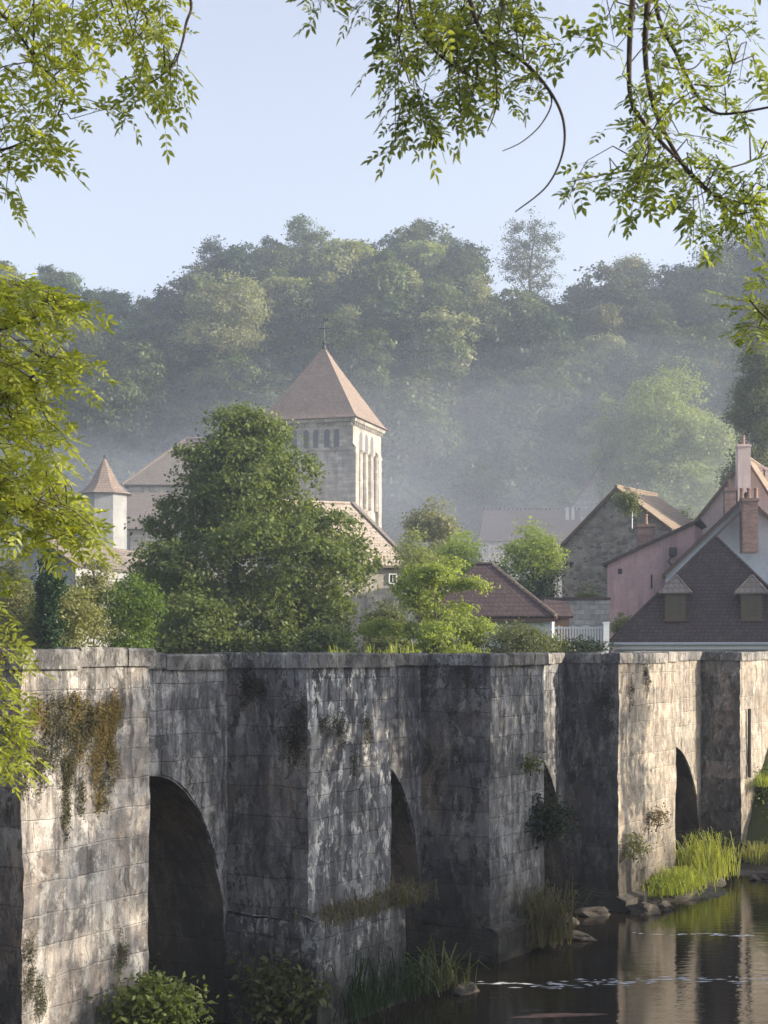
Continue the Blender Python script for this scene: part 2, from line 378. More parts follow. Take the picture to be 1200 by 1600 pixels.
gf = [(j*nx+i, j*nx+i+1, (j+1)*nx+i+1, (j+1)*nx+i) for j in range(len(ys)-1) for i in range(nx-1)]
tag(link('ground', mesh('ground', gv, gf, True), M['ground']), 'grassy river banks, valley floor and hillside', None, None, 'structure')
# water: one sheet lying in the river bed
def wpoly():
    v = []; f = []; ts = np.linspace(4, 52, 60); ms = np.linspace(-60, 70, 140)
    for m_ in ms:
        for t_ in ts: v.append(brw(t_, m_, 0))
    n = len(ts)
    for j in range(len(ms)-1):
        for i in range(n-1): f.append((j*n+i, (j+1)*n+i, (j+1)*n+i+1, j*n+i+1))
    return v, f
wv, wf = wpoly()
tag(link('river_water', mesh('river_water', wv, wf, True), M['water']), 'dark calm river under the arches', None, None, 'structure')

# ------------------------------------------------------------ bridge
def disp(p, k=1.0):
    a = noise.noise_vector(p*1.7)*.022 + noise.noise_vector(p*6.1)*.022 + noise.noise_vector(p*.5)*.03
    return p + a*k
def grid(mb, P00, P10, P11, P01, res=.16, wear=None):
    P00, P10, P11, P01 = map(Vector, (P00, P10, P11, P01))
    a = max(1, int(max((P10-P00).length, (P11-P01).length)/res)); b = max(1, int(max((P01-P00).length, (P11-P10).length)/res))
    vs = []
    for j in range(b+1):
        for i in range(a+1):
            s_, r_ = i/a, j/b
            p = P00.lerp(P10, s_).lerp(P01.lerp(P11, s_), r_)
            vs.append(disp(p))
    mb.add(vs, [(j*(a+1)+i, j*(a+1)+i+1, (j+1)*(a+1)+i+1, (j+1)*(a+1)+i) for j in range(b) for i in range(a)])
# local frame of the bridge: x along it, y = distance behind the front plane, z up
BR = thing('stone_bridge', 'old grey stone bridge with rectangular piers and arches crossing the river', 'bridge', (-14, 0, 0))
BR.rotation_euler = (0, 0, math.pi/2 - PHI); ORG[BR] = Vector((0, 0, 0))
class LB(MB):
    def build(s, name, m, parent=BR, smooth=False):
        me = mesh(name, s.v, s.f, smooth); o = bpy.data.objects.new(name, me); C.objects.link(o); me.materials.append(m); o.parent = parent
        ORG[o] = Vector((0, 0, 0)); return o
WID = 4.6
piers = [  # start, end, protrusion, top, materials, foot step height
    (14.2, 16.6, 1.4, 5.54, 'pier_c', 0), (20.4, 22.7, 1.4, 5.535, 'pier_a', 0), (26.4, 28.87, 1.38, 5.475, 'pier_b', 1.62),
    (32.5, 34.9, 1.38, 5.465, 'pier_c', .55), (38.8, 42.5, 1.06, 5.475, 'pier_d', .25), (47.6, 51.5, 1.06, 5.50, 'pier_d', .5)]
def cop(lb, x0, x1, y0, y1, ztop, h=.22, out=.09, rnd=random.Random(5)):
    """coping blocks along a run in x (y0..y1 depth)"""
    horiz = abs(x1-x0) > abs(y1-y0)
    L0, L1 = (x0, x1) if horiz else (y0, y1)
    p = L0
    while p < L1 - .05:
        q = min(L1, p + rnd.uniform(.7, 1.25)); q = L1 if L1-q < .4 else q
        dz = rnd.uniform(-.012, .012); do = rnd.uniform(-.012, .012); g = .006
        a, b = (p+g, q-g)
        bx = (a, b, y0+do, y1) if horiz else (x0+do, x1, a, b)
        X0, X1, Y0, Y1 = bx; c = .03
        v = []
        for (xa, xb, ya, yb, zz) in ((X0, X1, Y0, Y1, ztop-h+dz), (X0, X1, Y0, Y1, ztop-c+dz), (X0+c*.5, X1-c*.5, Y0+c, Y1-c, ztop+dz)):
            v += [(xa, ya, zz), (xb, ya, zz), (xb, yb, zz), (xa, yb, zz)]
        v = [Vector(k) + noise.noise_vector(Vector(k)*2.3)*.022 for k in v]
        lb.add(v, [(3, 2, 1, 0), (0, 1, 5, 4), (1, 2, 6, 5), (2, 3, 7, 6), (3, 0, 4, 7), (4, 5, 9, 8), (5, 6, 10, 9), (6, 7, 11, 10), (7, 4, 8, 11), (8, 9, 10, 11)])
        p = q
for (a, b, p, zt, mat, step) in piers:
    zb = -1.2; y0, y1 = -0.0, p; ob = .0; zc = zt - .2
    front = LB(); grid(front, (a, 0, zb), (b, 0, zb), (b, 0, zc), (a, 0, zc))
    o = front.build('pier', M[mat])
    pd = p + .45; side = LB(); grid(side, (a, pd, zb), (a, 0, zb), (a, 0, zc), (a, pd, zc))
    grid(side, (b, 0, zb), (b, pd, zb), (b, pd, zc), (b, 0, zc)); side.build('pier_side', M['side'], o)
    cp = LB(); cop(cp, a-.06, b+.06, -.06, .34, zt); cop(cp, a-.06, a+.34, .345, p+.25, zt); cop(cp, b-.34, b+.06, .345, p+.25, zt); cp.build('coping', M['coping'], o)
    inner = LB()                    # refuge floor inside the parapet
    inner.box((a+.3, .3, zt-1.0), (b-a-.6, 0, 0), (0, p, 0), (0, 0, .05)); inner.box((a+.02, .3, zt-1.2), (b-a-.04, 0, 0), (0, .04, 0), (0, 0, .93)); inner.build('refuge_floor', M['coping'], o)
    if step:
        ft = LB(); e = .16
        x0, x1, ya = a-e*.4, b+e*.7, -e-.04
        grid(ft, (x0, ya, -1.2), (x1, ya, -1.2), (x1, ya, step), (x0, ya, step)); grid(ft, (x0, p, -1.2), (x0, ya, -1.2), (x0, ya, step), (x0, p, step))
        grid(ft, (x1, ya, -1.2), (x1, p, -1.2), (x1, p, step), (x1, ya, step)); grid(ft, (x0, ya, step), (x1, ya, step), (x1, .05, step+.08), (x0, .05, step+.08))
        grid(ft, (x0, ya, step), (x0+.08, ya, step), (x0+.08, p, step+.05), (x0, p, step+.05))
        ft.build('footing', M['side'] if mat != 'pier_b' else M['pier_b'], o)
# spans: spandrel wall with arch, vault barrel, coping
spans = [(16.6, 20.4, 1.4, 5.50, .1, 1.75, 3.7), (22.7, 26.4, 1.4, 5.47, 1.0, 1.80, 3.80), (28.87, 32.5, 1.38, 5.465, .8, 1.78, 3.62),
         (34.9, 38.8, 1.22, 5.465, .6, 1.9, 3.42), (42.5, 47.6, 1.06, 5.49, .3, 2.45, 3.15)]
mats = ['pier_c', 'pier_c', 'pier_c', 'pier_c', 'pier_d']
for (a, b, p, zt, zs, hs, zc), mt in zip(spans, mats):
    cx = (a+b)/2; N = 40; xs_ = [a] + [cx - hs*math.cos(math.pi*i/N) for i in range(N+1)] + [b]
    def az(x):
        k = (x-cx)/hs
        return zs + (zc-zs)*(max(0, 1-abs(k)**2.15))**.52
    top = zt - .2; y0, y1 = p, p + WID
    sp = LB(); va = LB()
    # front and back wall, column by column
    for yy, flip in ((y0, 0), (y1, 1)):
        vs = []; fs = []; nr = 24
        for x in xs_:
            inside = abs(x-cx) < hs - 1e-6
            zb_ = az(x) if inside else -1.2
            for j in range(nr+1):
                vs.append(disp(Vector((x, yy, zb_ + (top-zb_)*j/nr)), .8))
        for i in range(len(xs_)-1):
            for j in range(nr):
                q = (i*(nr+1)+j, (i+1)*(nr+1)+j, (i+1)*(nr+1)+j+1, i*(nr+1)+j+1)
                fs.append(q if not flip else q[::-1])
        sp.add(vs, fs)
    sp_o = sp.build('spandrel', M[mt])
    # vault: springing walls and barrel
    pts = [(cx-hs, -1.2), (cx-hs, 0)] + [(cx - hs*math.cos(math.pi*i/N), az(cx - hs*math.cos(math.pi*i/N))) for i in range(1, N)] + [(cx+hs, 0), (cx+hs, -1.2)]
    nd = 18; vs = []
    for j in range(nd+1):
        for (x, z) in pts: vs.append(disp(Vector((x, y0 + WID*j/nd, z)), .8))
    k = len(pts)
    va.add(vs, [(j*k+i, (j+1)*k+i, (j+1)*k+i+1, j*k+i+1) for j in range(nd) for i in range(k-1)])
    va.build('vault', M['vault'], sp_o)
    # arch ring of voussoirs standing 2 cm proud
    rg = LB(); rr = random.Random(3)
    arc = [(cx - hs*math.cos(math.pi*i/26), az(cx - hs*math.cos(math.pi*i/26))) for i in range(27)]
    arc[0] = (cx-hs, zs-.1); arc[-1] = (cx+hs, zs-.1)
    for i in range(26):
        (xa, za), (xb, zb2) = arc[i], arc[i+1]
        def outp(x, z):
            n_ = Vector((x-cx, z-(zs-1.0))).normalized(); return (x+n_.x*.36, z+n_.y*.36)
        (xc_, zc_), (xd, zd) = outp(xb, zb2), outp(xa, za)
        if max(xc_, xd) > b-.02 or min(xc_, xd) < a+.02: continue
        d_ = .012 + rr.uniform(0, .014)
        q = [Vector((xa, y0-d_, za)), Vector((xb, y0-d_, zb2)), Vector((xc_, y0-d_, zc_)), Vector((xd, y0-d_, zd))]
        c_ = sum(q, Vector())/4; q = [c_ + (v_-c_)*.975 for v_ in q]
        rg.prism(q, (0, d_+.05, 0))
    rg.build('arch_ring', M[mt], sp_o)
    cp = LB(); cop(cp, a+.065, b-.065, p-.055, p+.34, zt); cp.build('coping', M['coping'], sp_o)
# roadway and rear parapet
rd = LB(); rd.box((8, 1.6, 4.35), (46, 0, 0), (0, 4.3, 0), (0, 0, .12)); rd.build('roadway', M['rock'])
fp = LB(); fp.box((8, 1.12, 4.3), (46, 0, 0), (0, .0001, 0), (0, 0, .1)); 
rp = LB()
for (a, b) in [(8, 14), (14, 20), (20, 26), (26, 32), (32, 38), (38, 44), (44, 54)]:
    grid(rp, (b, 5.95, -1.2 if False else 3.6), (a, 5.95, 3.6), (a, 5.95, 5.2), (b, 5.95, 5.2), .3); grid(rp, (a, 5.62, 4.4), (b, 5.62, 4.4), (b, 5.62, 5.2), (a, 5.62, 5.2), .3)
rp.build('rear_parapet', M['pier_c'])
cp = LB(); cop(cp, 8, 54, 5.55, 6.02, 5.44); cp.build('rear_coping', M['coping'])
# approach walls at both ends
for (a, b, p, zt) in ((8, 14.2, 1.4, 5.52), (51.5, 60, 1.06, 5.5)):
    e = LB(); grid(e, (a, p, -1.2), (b, p, -1.2), (b, p, zt-.262), (a, p, zt-.262), .25); o = e.build('approach_wall', M['pier_c'])
    cp = LB(); cop(cp, a, b-.085, p-.07, p+.34, zt); cp.build('coping', M['coping'], o)
# thin dark bar added for the dark slits on the last pier
dp = LB(); dp.tube([(48.15, -.07, 5.0-1.0), (48.15, -.07, 2.2)], .045, 8); dp.build('dark_slit_bar', M['metal'])
def brl(x, y, z): return brw(x, y, z)

# ------------------------------------------------------------ foliage builders
def unit(a): return a/np.maximum(1e-9, np.linalg.norm(a, axis=1, keepdims=True))
def leaves(name, rg, P, N, size, tint, aspect=.62, fold=.12):
    n = len(P); N = unit(N); r = unit(rg.normal(size=(n, 3))); d = unit(r - N*np.sum(r*N, 1, keepdims=True)); w_ = np.cross(N, d)
    s = (size*rg.uniform(.6, 1.35, n))[:, None] if np.isscalar(size) else size[:, None]
    V = np.stack([P-d*s*.5, P+w_*s*aspect*.5+N*s*fold, P+d*s*.5, P-w_*s*aspect*.5+N*s*fold], 1)
    return quads(name, V, tint)
def crown(name, seed, lobes, n, leaf, clump=None, gap=0.0, up=.35, inner=.25, tint_var=.35, aspect=.62, flat_=1.0, outw=.55):
    """lobes: (cx,cy,cz,rx,ry,rz). Leaves gathered in clumps near the surface of each lobe."""
    rg = np.random.default_rng(seed); L = np.array(lobes, float)
    wgt = (L[:, 3]*L[:, 4] + L[:, 4]*L[:, 5] + L[:, 3]*L[:, 5])**1.0; wgt /= wgt.sum()
    clump = clump or leaf*3.2; per = 26
    nc = max(8, n//per); li = rg.choice(len(L), nc, p=wgt); dr = unit(rg.normal(size=(nc, 3)))
    dr[:, 2] = np.where(dr[:, 2] < -.55, -dr[:, 2], dr[:, 2])
    rad = np.where(rg.random(nc) < inner, rg.uniform(.35, .8, nc), rg.uniform(.84, 1.06, nc))
    cc = L[li, :3] + dr*L[li, 3:]*rad[:, None]
    if gap > 0:
        ph = rg.uniform(0, 6, 3); k = 2.2/np.mean(L[:, 3:])
        g = np.sin(cc[:, 0]*k*1.9+ph[0]) * np.sin(cc[:, 1]*k*1.9+ph[1]) + np.sin(cc[:, 2]*k*2.3+ph[2])*.7
        keep = g > np.quantile(g, gap); cc = cc[keep]; dr = dr[keep]; nc = len(cc)
    per = max(6, n//nc); idx = np.repeat(np.arange(nc), per); m = len(idx)
    cs = clump*rg.uniform(.6, 1.4, nc)
    off = rg.normal(size=(m, 3))*cs[idx][:, None]*.5; off[:, 2] *= .62*flat_
    P = cc[idx] + off
    N = dr[idx]*outw + rg.normal(size=(m, 3))*.55 + np.array([0, 0, up])
    ct = rg.uniform(-tint_var, tint_var, nc)
    tint = np.clip(.5 + ct[idx] + rg.normal(size=m)*.16, 0, 1)
    return leaves(name, rg, P, N, leaf, tint, aspect)
def round_lobes(seed, h, r, n=14, base=.28, top_bias=0.0, rs=.42):
    rg = random.Random(seed); L = []
    for i in range(n):
        a = rg.uniform(0, 6.283); k = rg.uniform(base, .86); env = math.sin(math.pi*min(1, max(0, (k-base*.6)/(1.05-base*.6))))**.6
        q = r*env*rg.uniform(.25, .72); rr = r*rs*rg.uniform(.7, 1.25)
        L.append((q*math.cos(a), q*math.sin(a), h*k, rr, rr, rr*rg.uniform(.7, .95)))
    L.append((0, 0, h*.8, r*.5, r*.5, h*.19)); L.append((0, 0, h*.55, r*.65, r*.65, h*.25))
    return L
def trunk_mb(seed, h, r, base_r, nl=7, lean=0.05, base=.25):
    rg = random.Random(seed); mb = MB(); pts = []; x = y = 0
    for i in range(7):
        pts.append(Vector((x, y, h*.8*i/6))); x += rg.uniform(-lean, lean)*h*.1; y += rg.uniform(-lean, lean)*h*.1
    mb.tube(pts, [base_r*(1-.13*i) * (1.35 if i == 0 else 1) for i in range(7)], 8)
    for i in range(nl):
        k = rg.uniform(base, .7); j = min(5, int(k/.8*6)); p0 = pts[j].lerp(pts[j+1], k/.8*6-j) if k < .8 else pts[-1]
        a = rg.uniform(0, 6.283); ln = r*rg.uniform(.35, .6); d = Vector((math.cos(a), math.sin(a), rg.uniform(.35, 1.0)))
        q = [p0, p0 + d*ln*.4 + Vector((0, 0, .05*ln)), p0 + d*ln*.75 + Vector((0, 0, .18*ln)), p0 + d*ln]
        b = base_r*.42*(1-k*.6); mb.tube(q, [b, b*.7, b*.45, b*.15], 6)
    return mb
def tree(name, label, px, ptop, pbase, Y, width_px, mat, seed, n=9000, leaf=.25, gap=.15, trunk='bark', group=None, cat='tree', nl=16, z0=None, dx=0, tr=None, lob=None, inner=.25, clump=None, aspect=.62, tv=.35, outw=.8):
    X = (px-CX)/F*Y; z0 = ground_z(X, Y)-.1 if z0 is None else z0; h = zat(ptop, Y) - z0; r = width_px/2/F*Y
    zb = zat(pbase, Y) - z0; base = max(.05, zb/h)
    t_ = thing(name, label, cat, (X, Y, z0), group)
    L = lob(h, r) if lob else round_lobes(seed, h*.97, r*.97, nl, base)
    me = crown('crown', seed, L, n, leaf, gap=gap, inner=inner, clump=clump, aspect=aspect, tint_var=tv, outw=outw)
    o = bpy.data.objects.new('crown', me); me.materials.append(M[mat]); C.objects.link(o); o.parent = t_
    tm = trunk_mb(seed, h, r, tr or h*.018, 8, .3, base*.8); me = mesh('trunk', tm.v, tm.f, True); me.materials.append(M[trunk])
    o2 = bpy.data.objects.new('trunk', me); C.objects.link(o2); o2.parent = t_
    return t_

def grass(name, pts, h, mat, seed, per=60, spread=.25, w=.012, droop=.35, parent=None):
    """tuft of curved blades; pts: world root points"""
    rg = np.random.default_rng(seed); pts = np.array([tuple(p) for p in pts]); idx = np.repeat(np.arange(len(pts)), per); n = len(idx); rh = rg.uniform(.55, 1.2, len(pts))[idx]
    B = pts[idx] + np.c_[rg.normal(size=(n, 2))*spread*.5, np.zeros(n)]
    a = rg.uniform(0, 6.283, n); d = np.c_[np.cos(a), np.sin(a), np.zeros(n)]; hh = h*rh*rg.uniform(.4, 1.15, n); dr = droop*rg.uniform(.2, 1.3, n)
    sd_ = np.c_[-np.sin(a), np.cos(a), np.zeros(n)]; V = []; tt = []
    tn = np.clip(rg.normal(.5, .25, n), 0, 1); prev = B; pw = w
    for k, (fz, fo) in enumerate(((.5, .18), (.85, .5), (1.0 - .15*droop, 1.0))):
        cur = B + d*(hh*dr*fo)[:, None] + np.c_[np.zeros((n, 2)), hh*fz*(1-dr*.25*fo)]
        cw = w*(1, .75, .1)[k]
        V.append(np.stack([prev-sd_*pw, prev+sd_*pw, cur+sd_*cw, cur-sd_*cw], 1)); tt.append(tn); prev = cur; pw = cw
    return quads(name, np.concatenate(V), np.concatenate(tt))

# ------------------------------------------------------------ buildings
def window(parent, c, u, n, w_, h_, mat_f='white_paint', mat_p='glass', bars=True, d=.05):
    """c centre on the wall, u right, n outwards"""
    c, u, n = Vector(c), Vector(u).normalized(), Vector(n).normalized(); zv = Vector((0, 0, 1)); f = MB(); t_ = .07
    o = c - u*w_/2 - zv*h_/2 - n*.02
    f.box(o, u*t_, zv*h_, n*(d+.02)); f.box(o+u*(w_-t_), u*t_, zv*h_, n*(d+.02))
    f.box(o+u*t_, u*(w_-2*t_), zv*t_, n*(d+.02)); f.box(o+u*t_+zv*(h_-t_), u*(w_-2*t_), zv*t_, n*(d+.02))
    if bars:
        f.box(o+u*(w_/2-.02)+zv*t_, u*.04, zv*(h_-2*t_), n*(d+.01)); 
    a = f.build('window', M[mat_f], parent)
    p = MB(); p.box(o+u*t_*.9+zv*t_*.9+n*.0, u*(w_-1.8*t_), zv*(h_-1.8*t_), n*(.035)); p.build('pane', M[mat_p], a)
    return a
def gable_house(name, label, Y, A, L, Rr, alpha, length, base, wall, roof, over=.2, cat='house', rooflabel=None, th=.14, skip_roof=False):
    """A, L, Rr = picture positions (px,py) of gable apex, left eave, right eave; the gable faces us, the ridge runs away at angle alpha"""
    a = R(alpha); u = Vector((math.cos(a), -math.sin(a), 0)); v = Vector((math.sin(a), math.cos(a), 0))
    Ap = at(A[0], A[1], Y); wl = -along(Ap, u, L[0]); wr = along(Ap, u, Rr[0])
    Lp = Ap - u*wl; Lp.z = zat(L[1], Lp.y); Rp = Ap + u*wr; Rp.z = zat(Rr[1], Rp.y)
    g = thing(name, label, cat, (Ap.x, Ap.y, base))
    Lb = Vector((Lp.x, Lp.y, base)); Rb = Vector((Rp.x, Rp.y, base)); e = Vector((0, 0, .06))
    w_ = MB(); w_.prism([Lb, Rb, Rp-e, Ap-e, Lp-e], v*length); w_.build('wall', M[wall], g)
    ld = (Lp-Ap).normalized(); rd_ = (Rp-Ap).normalized(); up = Vector((0, 0, .10))
    r1 = MB(); r1.slab([Ap-v*over+up, Ap+v*(length+over)+up, Lp+ld*over+v*(length+over)+up, Lp+ld*over-v*over+up], th)
    r1.slab([Ap-v*over+up, Rp+rd_*over-v*over+up, Rp+rd_*over+v*(length+over)+up, Ap+v*(length+over)+up], th)
    # ridge tiles
    r1.tube([Ap-v*over+up, Ap+v*(length+over)+up], .11, 6)
    ro = r1.build('roof', M[roof], g)
    bb = MB()       # barge boards along the rakes
    for P_, d_ in ((Lp, ld), (Rp, rd_)):
        ln = (P_-Ap).length + over; nn = Vector((0, 0, -1))
        bb.box(Ap - v*(over+.03) + up*.6, d_*ln, v*.028, nn*.2)
    bb.build('verge_board', M['trim'], g)
    return g, Ap, Lp, Rp, u, v, ro
def hip_roof(mb, corners, ridge, th=.12):
    """corners LF,RF,RB,LB ; ridge (left/near end, right/far end)"""
    a, b, c, d = corners; p, q = ridge
    mb.slab([a, b, q, p], th); mb.slab([b, c, q], th); mb.slab([c, d, p, q], th); mb.slab([d, a, p], th)
def chimney(parent_or_none, c, w_, d_, h_, mat, pots=2, label=None):
    mb = MB(); c = Vector(c); mb.box(c-Vector((w_/2, d_/2, 0)), (w_, 0, 0), (0, d_, 0), (0, 0, h_))
    mb.box(c-Vector((w_/2+.05, d_/2+.05, -h_)), (w_+.1, 0, 0), (0, d_+.1, 0), (0, 0, .08)); mb.box(c-Vector((w_/2+.02, d_/2+.02, -h_-.08)), (w_+.04, 0, 0), (0, d_+.04, 0), (0, 0, .06))
    o = mb.build('chimney', M[mat], parent_or_none)
    for i in range(pots):
        p = MB(); x = (i-(pots-1)/2)*w_*.45; p.lathe(c+Vector((x, 0, h_+.13)), [(.11, 0), (.13, .05), (.10, .12), (.09, .42), (.115, .46), (.11, .52), (.06, .53)], 12)
        p.build('chimney_pot', M['pot'], o)
    return o
GZ = 2.6
# ---- slate-roofed house, right foreground
Y = 62
g = thing('hipped_roof_house', 'white house with steep dark brown roof and two dormers, right behind the bridge', 'house', (12.8, Y, GZ))
al = R(15); u = Vector((math.cos(al), -math.sin(al), 0)); v = Vector((math.sin(al), math.cos(al), 0))
FL = at(951, 1004, Y+1.2); ez = FL.z; wd_ = along(FL, u, 1290); FR = FL + u*wd_
k = along(FL+v*2.3, u, 1118); ap = FL + v*2.3 + u*k; ap.z = zat(838, ap.y); dpt = 13
def hb(a_, b_, z): p = FL + u*a_ + v*b_; return Vector((p.x, p.y, z))
wl = MB(); wl.box(hb(.25, .3, GZ-.5), u*(wd_-.5), v*dpt, (0, 0, ez-GZ+.5)); wl.build('wall', M['bluewhite'], g)
rf = MB(); cs = [hb(0, 0, ez), hb(wd_, 0, ez), hb(wd_, dpt+.4, ez), hb(0, dpt+.4, ez)]; rb = ap + v*(dpt-2)
rf.slab([cs[0], cs[1], ap], .12); rf.slab([cs[1], cs[2], rb, ap], .12); rf.slab([cs[3], cs[0], ap, rb], .12); rf.add([cs[2], cs[3], rb], [(0, 1, 2)])
for c_ in (cs[0], cs[1]): rf.tube([c_.lerp(ap, .0), ap], .07, 6)
ro = rf.build('roof', M['slate'], g)
gt = MB(); gt.tube([hb(-.05, -.1, ez-.06), hb(wd_+.05, -.1, ez-.06)], .07, 8); gt.build('gutter', M['lightmetal'], g)
fc = MB(); fc.box(hb(.1, .05, ez-.27), u*(wd_-.2), v*.2, (0, 0, .14)); fc.build('fascia', M['white_paint'], g)
for k_, pxd in enumerate((1057, 1175)):
    b0 = 1.0; q0 = FL + v*b0; a0 = along(q0, u, pxd); q0 = q0 + u*a0
    zb = zat(968, q0.y); zt2 = zat(927, q0.y); b0 = (zb-ez)/(ap.z-ez)*2.3 - .02; dw = 36/F*Y
    d = MB(); d.box(hb(a0-dw/2, b0, zb-.15), u*dw, v*2.4, (0, 0, zt2-zb+.15)); dd = d.build('dormer', M['slate'], g)
    r_ = MB(); pk = hb(a0, b0+.45, zat(899, q0.y)); o_ = .2; q = [hb(a0-dw/2-o_, b0-.2, zt2-.02), hb(a0+dw/2+o_, b0-.2, zt2-.02), hb(a0+dw/2+o_, b0+2.2, zt2-.02), hb(a0-dw/2-o_, b0+2.2, zt2-.02)]
    pk2 = pk + v*1.6; r_.slab([q[0], q[1], pk], .06); r_.slab([q[1], q[2], pk2, pk], .06); r_.slab([q[3], q[0], pk, pk2], .06)
    for c_ in q[:2]: r_.tube([c_, pk], .05, 5)
    r_.build('dormer_roof', M['greytile'], dd)
    wf_ = MB(); fw, fh = .78, zt2-zb-.02; o0 = hb(a0-fw/2, b0-.05, zb)
    for (p_, w__, h__) in (((0, 0), .11, fh), ((fw-.11, 0), .11, fh), ((.11, 0), fw-.22, .1), ((.11, fh-.1), fw-.22, .1), ((fw/2-.02, .1), .04, fh-.2), ((.11, fh*.37), fw-.22, .035), ((.11, fh*.64), fw-.22, .035)):
        wf_.box(o0+u*p_[0]+Vector((0, 0, p_[1])), u*w__, v*.06, (0, 0, h__))
    wf_.box(o0-u*.1-v*.08-Vector((0, 0, .08)), u*(fw+.2), v*.14, (0, 0, .075)); wn = wf_.build('window_frame', M['trim'], dd)
    pn = MB(); pn.box(o0+u*.1+v*.03+Vector((0, 0, .09)), u*(fw-.2), v*.015, (0, 0, fh-.18)); pn.build('pane', M['olive_pane'], wn)
# ---- white gabled house behind with brick chimney
g2, Ap, Lp, Rp, u, v, ro = gable_house('white_gabled_house', 'white gabled house with a red brick chimney behind the dark roof', 77.5, (1166, 776), (1040, 896), (1292, 896), 12, 10, GZ, 'bluewhite', 'slate', .25)
ch = at(1170, 838, 77.5-1.0); chimney(g2, (ch.x, ch.y, ch.z-.8), 24/F*77, .7, zat(784, 76.5)-ch.z+.8, 'brick', 3)
# lean roof edge line over the white wall
le = MB(); p1, p2 = at(1122, 837, 76.6), at(1158, 800, 76.6); dn = (p2-p1); le.box(p1, dn, (0, .9, 0), (.05, 0, .12)); le.build('roof_edge', M['trim'], g2)
# ---- tall pink house
g3, Ap3, Lp3, Rp3, u3, v3, ro3 = gable_house('tall_pink_house', 'tall pale pink gabled house with tall pink chimney, highest on the right', 88, (1166, 716), (1046, 866), (1262, 866), 22, 9, GZ, 'pinkpale', 'tile', .25)
cp_ = at(1161, 775, 87.3); c3 = chimney(g3, (cp_.x, cp_.y, cp_.z-1.5), 20/F*87, .6, zat(699, 87.3)-cp_.z+1.5, 'pinkpale', 1)
c3['label'] = 'tall pink rendered chimney'
for q_ in ((1186, 728), (1199, 732)):
    cq = at(q_[0], q_[1]+14, 91); chimney(g3, (cq.x, cq.y, cq.z-.6), .35, .4, 1.0, 'pinkpale', 0)
# small brick stack on the pink rake
cb = at(1140, 790, 87.2); chimney(g3, (cb.x, cb.y, cb.z-1.5), 17/F*87, .5, zat(768, 87.2)-cb.z+1.5, 'brick', 1)
# ---- low pink house
al = R(8); 
g4 = thing('low_pink_house', 'low pink rendered house with one sloping roof beside the stone house', 'house', (12, 79, GZ))
Y4 = 79; a1, b1 = at(949, 880, Y4), at(1066, 825, Y4); ln = 9
w4 = MB(); w4.prism([Vector((a1.x, Y4, GZ)), Vector((b1.x+.6, Y4, GZ)), Vector((b1.x+.6, Y4, b1.z-.05+.25)), Vector((a1.x, Y4, a1.z-.05))], (1.2, 4.0, 0)); w4.build('wall', M['pink'], g4)
sl = (b1-a1).normalized(); r4 = MB(); r4.slab([a1-sl*.35+Vector((0, -.22, .1)), b1+sl*.9+Vector((0, -.22, .1)), b1+sl*.9+Vector((1.2, 4.2, .1)), a1-sl*.35+Vector((1.2, 4.2, .1))], .13); r4.build('roof', M['slate'], g4)
s4 = MB(); s4.box(at(969, 893, Y4-.03)-Vector((.1, 0, .12)), (.2, 0, 0), (0, .05, 0), (0, 0, .26)); s4.build('vent', M['dark'], g4)
s4 = MB(); s4.box(at(1017, 920, Y4-.04), (.08, 0, 0), (0, .05, 0), (0, 0, .7)); s4.build('wall_hook', M['metal'], g4)
cb = at(1009, 845, Y4+.6); c4 = chimney(g4, (cb.x, cb.y, cb.z-.6), 27/F*Y4, .6, zat(824, Y4+.6)-cb.z+.6, 'brick', 1)
# roof-end bits: little gutter box between the pink gables
s4 = MB(); pq = at(1047, 868, Y4-.2); s4.box(pq, (.35, 0, 0), (0, .3, 0), (0, 0, .4)); s4.tube([pq+Vector((.1, -.05, 0)), pq+Vector((-.1, -.05, -.3)), pq+Vector((.2, -.05, -.6))], .05, 6); s4.build('gutter_box', M['metal'], g4)
# ---- stone house
g5, Ap5, Lp5, Rp5, u5, v5, ro5 = gable_house('stone_house', 'tall rubble stone house with ivy on its gable and sunlit tiled roof', 87, (964, 763), (878, 853), (1048, 826), 32, 5.4, GZ, 'rubble', 'tile', .18)
for (qx, qy) in ((893, 886), (884, 884)):
    c = at(qx, qy, 82); k = along(Ap5, u5, qx); c = Ap5 + u5*k; c.z = zat(qy, c.y); d = MB(); d.box(c-v5*.03-u5*.09, u5*.18, v5*.05, (0, 0, .28)); d.build('wall_slot', M['dark'], g5)
k = along(Ap5, u5, 1001.5); c = Ap5+u5*k-v5*1.2; pm = MB(); pm.tube([(c.x, c.y, zat(826, c.y)), (c.x, c.y, zat(798, c.y))], .035, 6)
pm.build('vent_pipe', M['white_paint'], g5)
# ---- low building with brown roof, centre
Yb = 56
g6 = thing('low_brown_roofed_building', 'low pale blue building under a hipped brown roof behind the bright small tree', 'building', (3, Yb, GZ))
x0, x1, ezb, rzb = (648-CX)/F*Yb, (868-CX)/F*Yb, zat(963, Yb), zat(882, Yb+2.6)
w6 = MB(); w6.box((x0+.2, Yb+.25, GZ-.3), (x1-x0-.35, 0, 0), (0, 4.9, 0), (0, 0, ezb-GZ+.3-.03)); w6.build('wall', M['bluewhite'], g6)
r6 = MB(); rr1 = Vector((x1-2.45, Yb+2.6, rzb)); rr0 = Vector((x0+1.9, Yb+2.6, rzb))
hip_roof(r6, [Vector((x0, Yb, ezb)), Vector((x1, Yb, ezb)), Vector((x1, Yb+5.3, ezb)), Vector((x0, Yb+5.3, ezb))], (rr0, rr1)); r6.tube([rr0, rr1], .08, 6)
r6.build('roof', M['redtile'], g6)
